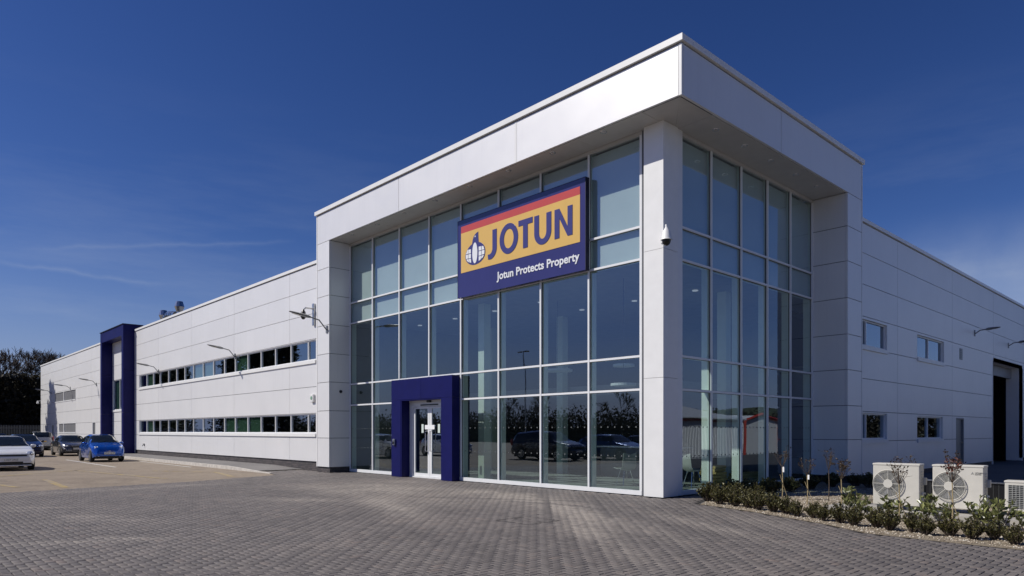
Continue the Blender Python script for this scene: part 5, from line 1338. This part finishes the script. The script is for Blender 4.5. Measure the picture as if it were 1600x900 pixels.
def rose(loc, h, label, kind, tagged=False, stake=True, seed=1):
    random.seed(seed)
    t = thing('standard_rose', label, 'rose', loc, 0, 'standard roses in the gravel bed')
    hh = h * .62; mb = MB(); mb.tube([(0, 0, 0), (.012, .0, hh * .5), (0, 0, hh)], [.011, .010, .009], 6)
    obj('stem', mb, M['cane'] if kind != 'dark' else M['twig'], t, world=False)
    tw = MB(); lf = MB(); cs = []
    for i in range(11):
        a = random.uniform(0, 6.28); q = random.uniform(.3, 1.0); z = h * random.uniform(.80, 1.03)
        p0 = Vector((0, 0, hh)); p1 = Vector((math.cos(a) * .10 * q, math.sin(a) * .10 * q, hh + (z - hh) * .4)); p2 = Vector((math.cos(a) * .20 * q, math.sin(a) * .20 * q, z))
        tw.tube([p0, p1, p2], [.006, .0045, .0025], 4)
        for j in range(3):
            b = p1.lerp(p2, random.uniform(.2, .9)); e = b + Vector((random.gauss(0, .05), random.gauss(0, .05), random.uniform(.02, .09))); tw.tube([b, e], [.003, .0018], 4)
            if random.random() < (.9 if kind in ('brown', 'red') else .55): cs += [(e, (random.gauss(0, 1), random.gauss(0, 1), .2)) for _ in range(4 if kind in ('brown', 'red') else 2)]
        cs += [(p2, (random.gauss(0, 1), random.gauss(0, 1), .3)) for _ in range(4 if kind == 'brown' else 2)]
    leaves(lf, cs, .05, aspect=.6, jit=.5)
    obj('twigs', tw, M['twig'], t, world=False)
    o = bpy.data.objects.new('leaves', quickmesh('leaves', lf, M['leafred'] if kind == 'red' else M['leafbronze'])); COL.objects.link(o); o.parent = t
    if stake:
        obj('cane', MB().tube([(.13, .04, 0), (-.05, -.01, hh * .78)], .006, 5), M['cane'], t, world=False)
        obj('tie', MB().tube([(0, 0, hh * .5), (0, 0, hh * .5 + .03)], .017, 8), M['rubber'], t, world=False)
    if tagged:
        obj('label_tag', MB().box(.012, .05, -.012, -.008, hh * .86, hh * 1.02), M['tag'], t, world=False)
rose((-7.48, 15.57, 0), 1.24, 'bare standard rose with a white tag, farthest left in the bed', 'thin', True, True, 1)
rose((-6.71, 15.15, 0), 1.03, 'bare standard rose with a white tag and crossed canes in front of the pier', 'thin', True, True, 2)
rose((-6.72, 16.3, 0), 1.15, 'dark leafed standard rose standing in the shade before the pier', 'dark', False, False, 3)
rose((-5.79, 14.66, 0), 1.0, 'standard rose with a brownish head left of the laurels', 'brown', False, True, 4)
rose((-4.9, 15.6, 0), 1.1, 'dark rose head showing just above the leftmost cream unit', 'dark', False, False, 5)
rose((-4.36, 13.6, 0), 1.05, 'bare branching rose in front of the leftmost cream unit', 'thin', False, True, 6)
rose((-3.50, 13.5, 0), 1.18, 'tall rose with red tipped leaves in front of the middle cream unit', 'red', False, True, 7)
rose((-3.95, 15.3, 0), 1.2, 'dark rose head showing above the middle cream unit', 'dark', False, False, 8)
random.seed(5)

# ------------------------------------------------------------------ trees, bank and fences
def bare_tree_mesh(seed, h, spread=.5, depth=5, twig=1.0, up=.25):
    random.seed(seed); mb = MB()
    def grow(p, d, l, r, k):
        q = p + d * l
        mid = p + d * l * .5 + Vector((random.gauss(0, .04), random.gauss(0, .04), 0)) * l
        mb.tube([p, mid, q], [max(r, .02), max(r * .85, .018), max(r * .7, .015)], 6 if k > 3 else (4 if k > 1 else 3), False)
        if k == 0: return
        nb = random.choice((2, 3, 3)) if k > 1 else 4
        for _ in range(nb):
            nd = (d + Vector((random.gauss(0, spread), random.gauss(0, spread), random.gauss(up, spread * .6)))).normalized()
            grow(p.lerp(q, random.uniform(.55, 1.0)), nd, l * random.uniform(.62, .82), r * .58, k - 1)
    grow(Vector((0, 0, 0)), Vector((random.gauss(0, .03), random.gauss(0, .03), 1)).normalized(), h * .28, h * .014, depth)
    return mb
def split_tree(name, label, cat, loc, mb, group, mat=None, scale=1.0, rz=0.0):
    """the trunk is the first limb, the crown is everything that grows from it"""
    t = thing(name, label, cat, loc, rz, group); t.scale = (scale,) * 3
    return t
def make_bare(seed, h, depth=5, **k):
    mb = bare_tree_mesh(seed, h, depth=depth, **k)
    nv = 6 * 3; nf = 12
    tr = MB(); tr.v = mb.v[:nv]; tr.f = mb.f[:nf]; tr.m = [0] * nf
    cr = MB(); cr.v = mb.v[nv:]; cr.f = [tuple(i - nv for i in f) for f in mb.f[nf:]]; cr.m = [0] * len(cr.f)
    return quickmesh('trunk', tr, M['bark']), quickmesh('crown', cr, M['bark'])
def plant_tree(kind, loc, s, rz, label, group, name='bare_tree', height=None):
    if height:
        top = max(v.co.z for v in kind[1].vertices); s = height / top
    t = thing(name, label, 'tree', loc, rz, group); t.scale = (s,) * 3
    for nm, me in zip(('trunk', 'crown'), kind):
        o = bpy.data.objects.new(nm, me); COL.objects.link(o); o.parent = t
def make_conifer(seed, h, r, n=5200, mat='leafdark', size=.42, low=.06):
    random.seed(seed); tr = MB(); tr.tube([(0, 0, 0), (0, 0, h * .5), (0, 0, h * .97)], [h * .018, h * .012, .03], 7); lv = MB(); cs = []
    tiers = [(random.uniform(low, .98) ** .9, random.uniform(0, 6.28), random.uniform(.7, 1.1)) for _ in range(150)]
    for z_, a_, q_ in tiers:
        R_ = r * (1 - z_) ** .75 * q_ + .15
        p1 = Vector((math.cos(a_) * R_, math.sin(a_) * R_, h * z_ - .10 * R_)); p0 = Vector((0, 0, h * z_))
        tr.tube([p0, p1], [.04, .012], 4, False)
        for _ in range(n // 150):
            s_ = random.random() ** .6; p = p0.lerp(p1, s_) + Vector((random.gauss(0, .16), random.gauss(0, .16), random.gauss(0, .12))) * (1 + R_ * .15)
            cs.append((p, (math.cos(a_), math.sin(a_), -.1)))
    leaves(lv, cs, size, up=0, aspect=.45, jit=.45)
    return quickmesh('trunk', tr, M['bark']), quickmesh('crown', lv, M[mat])
conA = make_conifer(3, 15, 3.0); conB = make_conifer(4, 13, 3.6)
# conifer whose shadow falls on the end of the wing (just outside the frame)
plant_tree(make_conifer(9, 19, 5.4, 12000, size=.6, low=.03), (-88.6, 3.0, 0), 1, 0, 'narrow dark conifer left of the frame that shades the far end of the wing', None, 'conifer_tree')
plant_tree(make_bare(77, 11, 6, spread=.4), (-96.5, 0.5, 0), 1, 0, 'bare tree beside the conifer at the end of the wing', None, height=17)
# trees showing over the dark bank at the left edge
bares = [make_bare(20 + i, 10.5, 6, spread=.46, up=.12) for i in range(3)]
lab = ['at the left frame edge above the dark bank', 'second from the left edge above the dark bank', 'tallest and thinnest above the dark bank', 'in the middle of the group above the dark bank', 'right of the middle above the dark bank', 'next to the roof edge above the dark bank', 'rising behind the far roof corner', 'small, second row at the left above the dark bank', 'lowest in front of the group above the dark bank', 'leaning in the front row above the dark bank', 'behind the tallest pair above the dark bank', 'small, closest to the roof edge above the dark bank']
for i, (x, y, z, s) in enumerate(((-121, 7.5, 3, .92), (-119, 12.4, 3.5, .92), (-121, 14.4, 3, 1.0), (-118, 16.6, 3, .98), (-121, 19.0, 3, .99), (-120, 21.5, 3, .98), (-122, 24.4, 3, .96), (-123, 9.8, 3, .9), (-116, 13.2, 3, .8), (-117, 15.3, 3, .9), (-122, 17.9, 3, 1.0), (-116.5, 20.2, 3, .85))):
    plant_tree(bares[i % 3], (x, y, 2), s, i * 1.3, 'bare branching tree ' + lab[i], 'bare trees above the dark bank', height=10.3 + s * 1.2)
def foliage_mass(name, x0, x1, y0, y1, h, n, size, mat, seed, rag=1.0, z0=0):
    """a dense clipped bank of vegetation: leaves filling its outer metre, thinner at the top"""
    r = np.random.default_rng(seed)
    P_ = np.empty((n, 3)); 
    x = r.uniform(x0, x1, n); y = r.uniform(y0, y1, n)
    top = h + rag * (.5 * np.sin(x * .9 + y * .5) + .35 * np.sin(x * .37 - y * 1.1 + 2) + .3 * r.normal(size=n))
    z = z0 + (top - z0) * r.random(n) ** .75
    side = r.random(n)
    y = np.where(side < .3, y0 + r.random(n) * .5, y); y = np.where((side > .3) & (side < .4), y1 - r.random(n) * .5, y)
    x = np.where((side > .4) & (side < .65), x1 - r.random(n) * .6, x)
    d = r.normal(size=(n, 3)); d /= np.linalg.norm(d, axis=1)[:, None]
    e = r.normal(size=(n, 3)); e -= d * (d * e).sum(1)[:, None]; e /= np.linalg.norm(e, axis=1)[:, None]
    s = size * r.uniform(.6, 1.3, n)[:, None]; p = np.stack([x, y, z], 1)
    v = np.stack([p, p + d * s * .5 + e * s * .3, p + d * s, p + d * s * .5 - e * s * .3], 1).reshape(-1, 3)
    f = np.arange(n * 4).reshape(n, 4)
    me = bpy.data.meshes.new(name); me.vertices.add(n * 4); me.vertices.foreach_set('co', v.astype('f').ravel())
    me.loops.add(n * 4); me.loops.foreach_set('vertex_index', f.astype('i').ravel()); me.polygons.add(n); me.polygons.foreach_set('loop_start', np.arange(n, dtype='i') * 4)
    me.update(calc_edges=True); me.materials.append(mat)
    o = bpy.data.objects.new(name, me); COL.objects.link(o); return o
o = foliage_mass('hedge_bank', -124, -108, -6, 60, 9.0, 60000, .6, M['leafbrown'], 3, .3); tag(o, 'tall dark clipped bank of hedge behind the palisade fence at left', 'hedge', None, 'stuff')
obj('hedge_core', MB().box(-123, -109.2, -5, 59, -1, 8.6), M['leafbrown'], o)
# palisade fence
F_ = thing('palisade_fence', 'dark steel palisade fence in front of the hedge bank at the far left', 'fence', (-100, 13, 0))
mb = MB()
for i in range(150):
    y = -16 + i * .155 - 3; 
    mb.box(-.02, .02, y, y + .068, .05, 2.3); k_ = len(mb.v); mb.v += [(-.02, y, 2.3), (.02, y, 2.3), (.02, y + .068, 2.3), (-.02, y + .068, 2.3), (0, y + .034, 2.42)]
    for q in ((0, 1, 4), (1, 2, 4), (2, 3, 4), (3, 0, 4)): mb.face([k_ + j for j in q])
tag(obj('pale', mb, M['lampgrey'], F_, world=False), kind='stuff')
for z in (.35, 2.0): obj('rail', MB().box(-.07, -.02, -19, 4.3, z, z + .06), M['lampgrey'], F_, world=False)
for k in range(9): obj('post', MB().box(-.15, -.07, -19 + k * 2.75, -18.9 + k * 2.75, -.05, 2.35), M['lampgrey'], F_, world=False)

# far side of the car park, seen in the glass
o = foliage_mass('far_hedge', -150, 40, -50, -42, 3.5, 90000, .45, M['leafbrown'], 8, 1.7); tag(o, 'ragged dark hedge along the far side of the car park, mirrored in the glass', 'hedge', None, 'stuff')
obj('hedge_core', MB().box(-149, 39, -49.5, -43, -1, 2.3), M['leafbrown'], o)
k = 0
for x in range(-142, 30, 6):
    y = -44 - random.uniform(0, 6); hsc = random.uniform(.62, 1.1) if x > -78 else random.uniform(.75, .95)
    plant_tree(bares[k % 3], (x + random.uniform(-3, 3), y, 0), hsc, random.uniform(0, 6), 'bare tree in the row beyond the car park, seen only mirrored in the glass', 'bare trees mirrored in the glass'); k += 1
for i, (x, y, s) in enumerate(((-107.5, -23, 1.35), (-111.5, -24, 1.45), (-115.5, -23, 1.4), (-119.5, -24, 1.45), (-123, -23, 1.3), (-131, -23, 1.4), (-134, -24, 1.2), (-160, -23, 1.4), (-165, -24, 1.5), (-170, -23, 1.45), (-175, -24, 1.5), (-180, -23, 1.5))):
    plant_tree(conA if i % 2 else conB, (x, y, 0), s, i * 1.1, 'dark conifer beyond the car park, mirrored in the window strips and glass', 'conifers mirrored in the windows', 'conifer_tree')
t = thing('lamp_post', 'tall grey car park lamp post mirrored in the lobby glass', 'lamp post', (-46.5, -16.8, 0))
obj('post', MB().tube([(0, 0, 0), (0, 0, 1.2), (0, 0, 1.25), (0, 0, 9)], [.11, .11, .07, .05], 10), M['galv'], t, world=False)
obj('lamp_head', MB().cbox(-.75, -.1, -.12, .12, 8.95, 9.06, .03).cbox(.1, .75, -.12, .12, 8.95, 9.06, .03).box(-.1, .1, -.03, .03, 8.98, 9.03), M['lampgrey'], t, world=False)

# ------------------------------------------------------------------ neighbours on the right, seen in the side glazing
def ribbed(mb, x, y0, y1, z0, z1, p=.3, d=.04):
    n = int((y1 - y0) / p)
    for i in range(n): y = y0 + i * p; mb.box(x - d, x, y, y + p * .55, z0, z1)
M['shedwall'] = pbr('shed_white_sheet', (.76, .76, .75), .5, var=.06); M['shedroof'] = pbr('shed_roof', (.52, .53, .55), .45, var=.1)
sh = thing('storage_shed', 'low white corrugated shed with red trim, mirrored in the side glazing', 'shed', (3, 34, 0))
obj('shed_wall', MB().box(3.0, 13, 24, 41, 0, 2.3), M['shedwall'], sh)
mb = MB(); ribbed(mb, 3.0, 24, 41, .1, 2.2); o = obj('wall_ribs', mb, M['shedwall'], sh); o['kind'] = 'stuff'
mb = MB(); mb.v = [(2.7, 23.7, 2.42), (8, 23.7, 3.45), (13.4, 23.7, 2.42), (2.7, 41.3, 2.42), (8, 41.3, 3.45), (13.4, 41.3, 2.42), (2.7, 23.7, 2.36), (13.4, 23.7, 2.36), (2.7, 41.3, 2.36), (13.4, 41.3, 2.36)]
for q in ((0, 1, 4, 3), (1, 2, 5, 4), (6, 7, 2, 1, 0), (8, 9, 5, 4, 3), (6, 8, 3, 0), (7, 9, 5, 2), (6, 7, 9, 8)): mb.face(q)
obj('shed_roof', mb, M['shedroof'], sh)
mb = MB()
for k in range(18): mb.box(2.72, 2.74, 23.8 + k, 23.83 + k, 2.40, 2.46)
obj('eaves_trim', MB().box(2.85, 2.94, 24, 41.1, 2.2, 2.34), M['red'], sh)
sh2 = thing('gabled_shed', 'white gabled shed framed in red, mirrored right of the corrugated one', 'shed', (5, 47, 0))
mb = MB(); mb.prism([(44.2, 0), (49.4, 0), (49.4, 2.35), (46.8, 2.8), (44.2, 2.35)], 'x', 4.5, 16); obj('shed_body', mb, M['shedwall'], sh2)
obj('red_trim', MB().tube([(4.42, 44.2, 0), (4.42, 44.2, 2.4), (4.42, 46.8, 2.85), (4.42, 49.4, 2.4), (4.42, 49.4, 0)], .12, 4), M['red'], sh2)
t = thing('delivery_van', 'dark van', 'van', (1.8, 27, 0)) if False else None
mb = MB(); n = 26; k0 = []
xs_ = [30 + i * 22 for i in range(5)]
for i in range(n + 1):
    y = -40 + i * 12
    for j, x in enumerate((60, 85, 120, 170)):
        mb.v.append((x, y, (0, 6, 10.5, 8)[j] * (.7 + .35 * math.sin(i * .55) + .12 * math.sin(i * 1.7 + j))))
for i in range(n):
    for j in range(3): a = i * 4 + j; mb.face((a, a + 1, a + 5, a + 4))
tag(obj('hill', mb, M['hill']), kind='structure')
for i, y in enumerate((24, 33, 41)):
    pass
dup(est, (-.5 + 4.0, 21.5, GZ), R(92), 'pale silver tall car by the corrugated shed, mirrored in the side glazing', 'cars mirrored in the side glazing')
dup(h2, (3.6, 15.5, GZ), R(-88), 'mid blue hatchback standing out of frame right of the bed', 'cars mirrored in the side glazing')
o = foliage_mass('distant_trees', -5, 150, 128, 134, 4.6, 40000, .8, M['leafbrown'], 18, 1.6); tag(o, 'dark belt of trees closing the service yard far behind the right wing', 'trees', None, 'stuff')
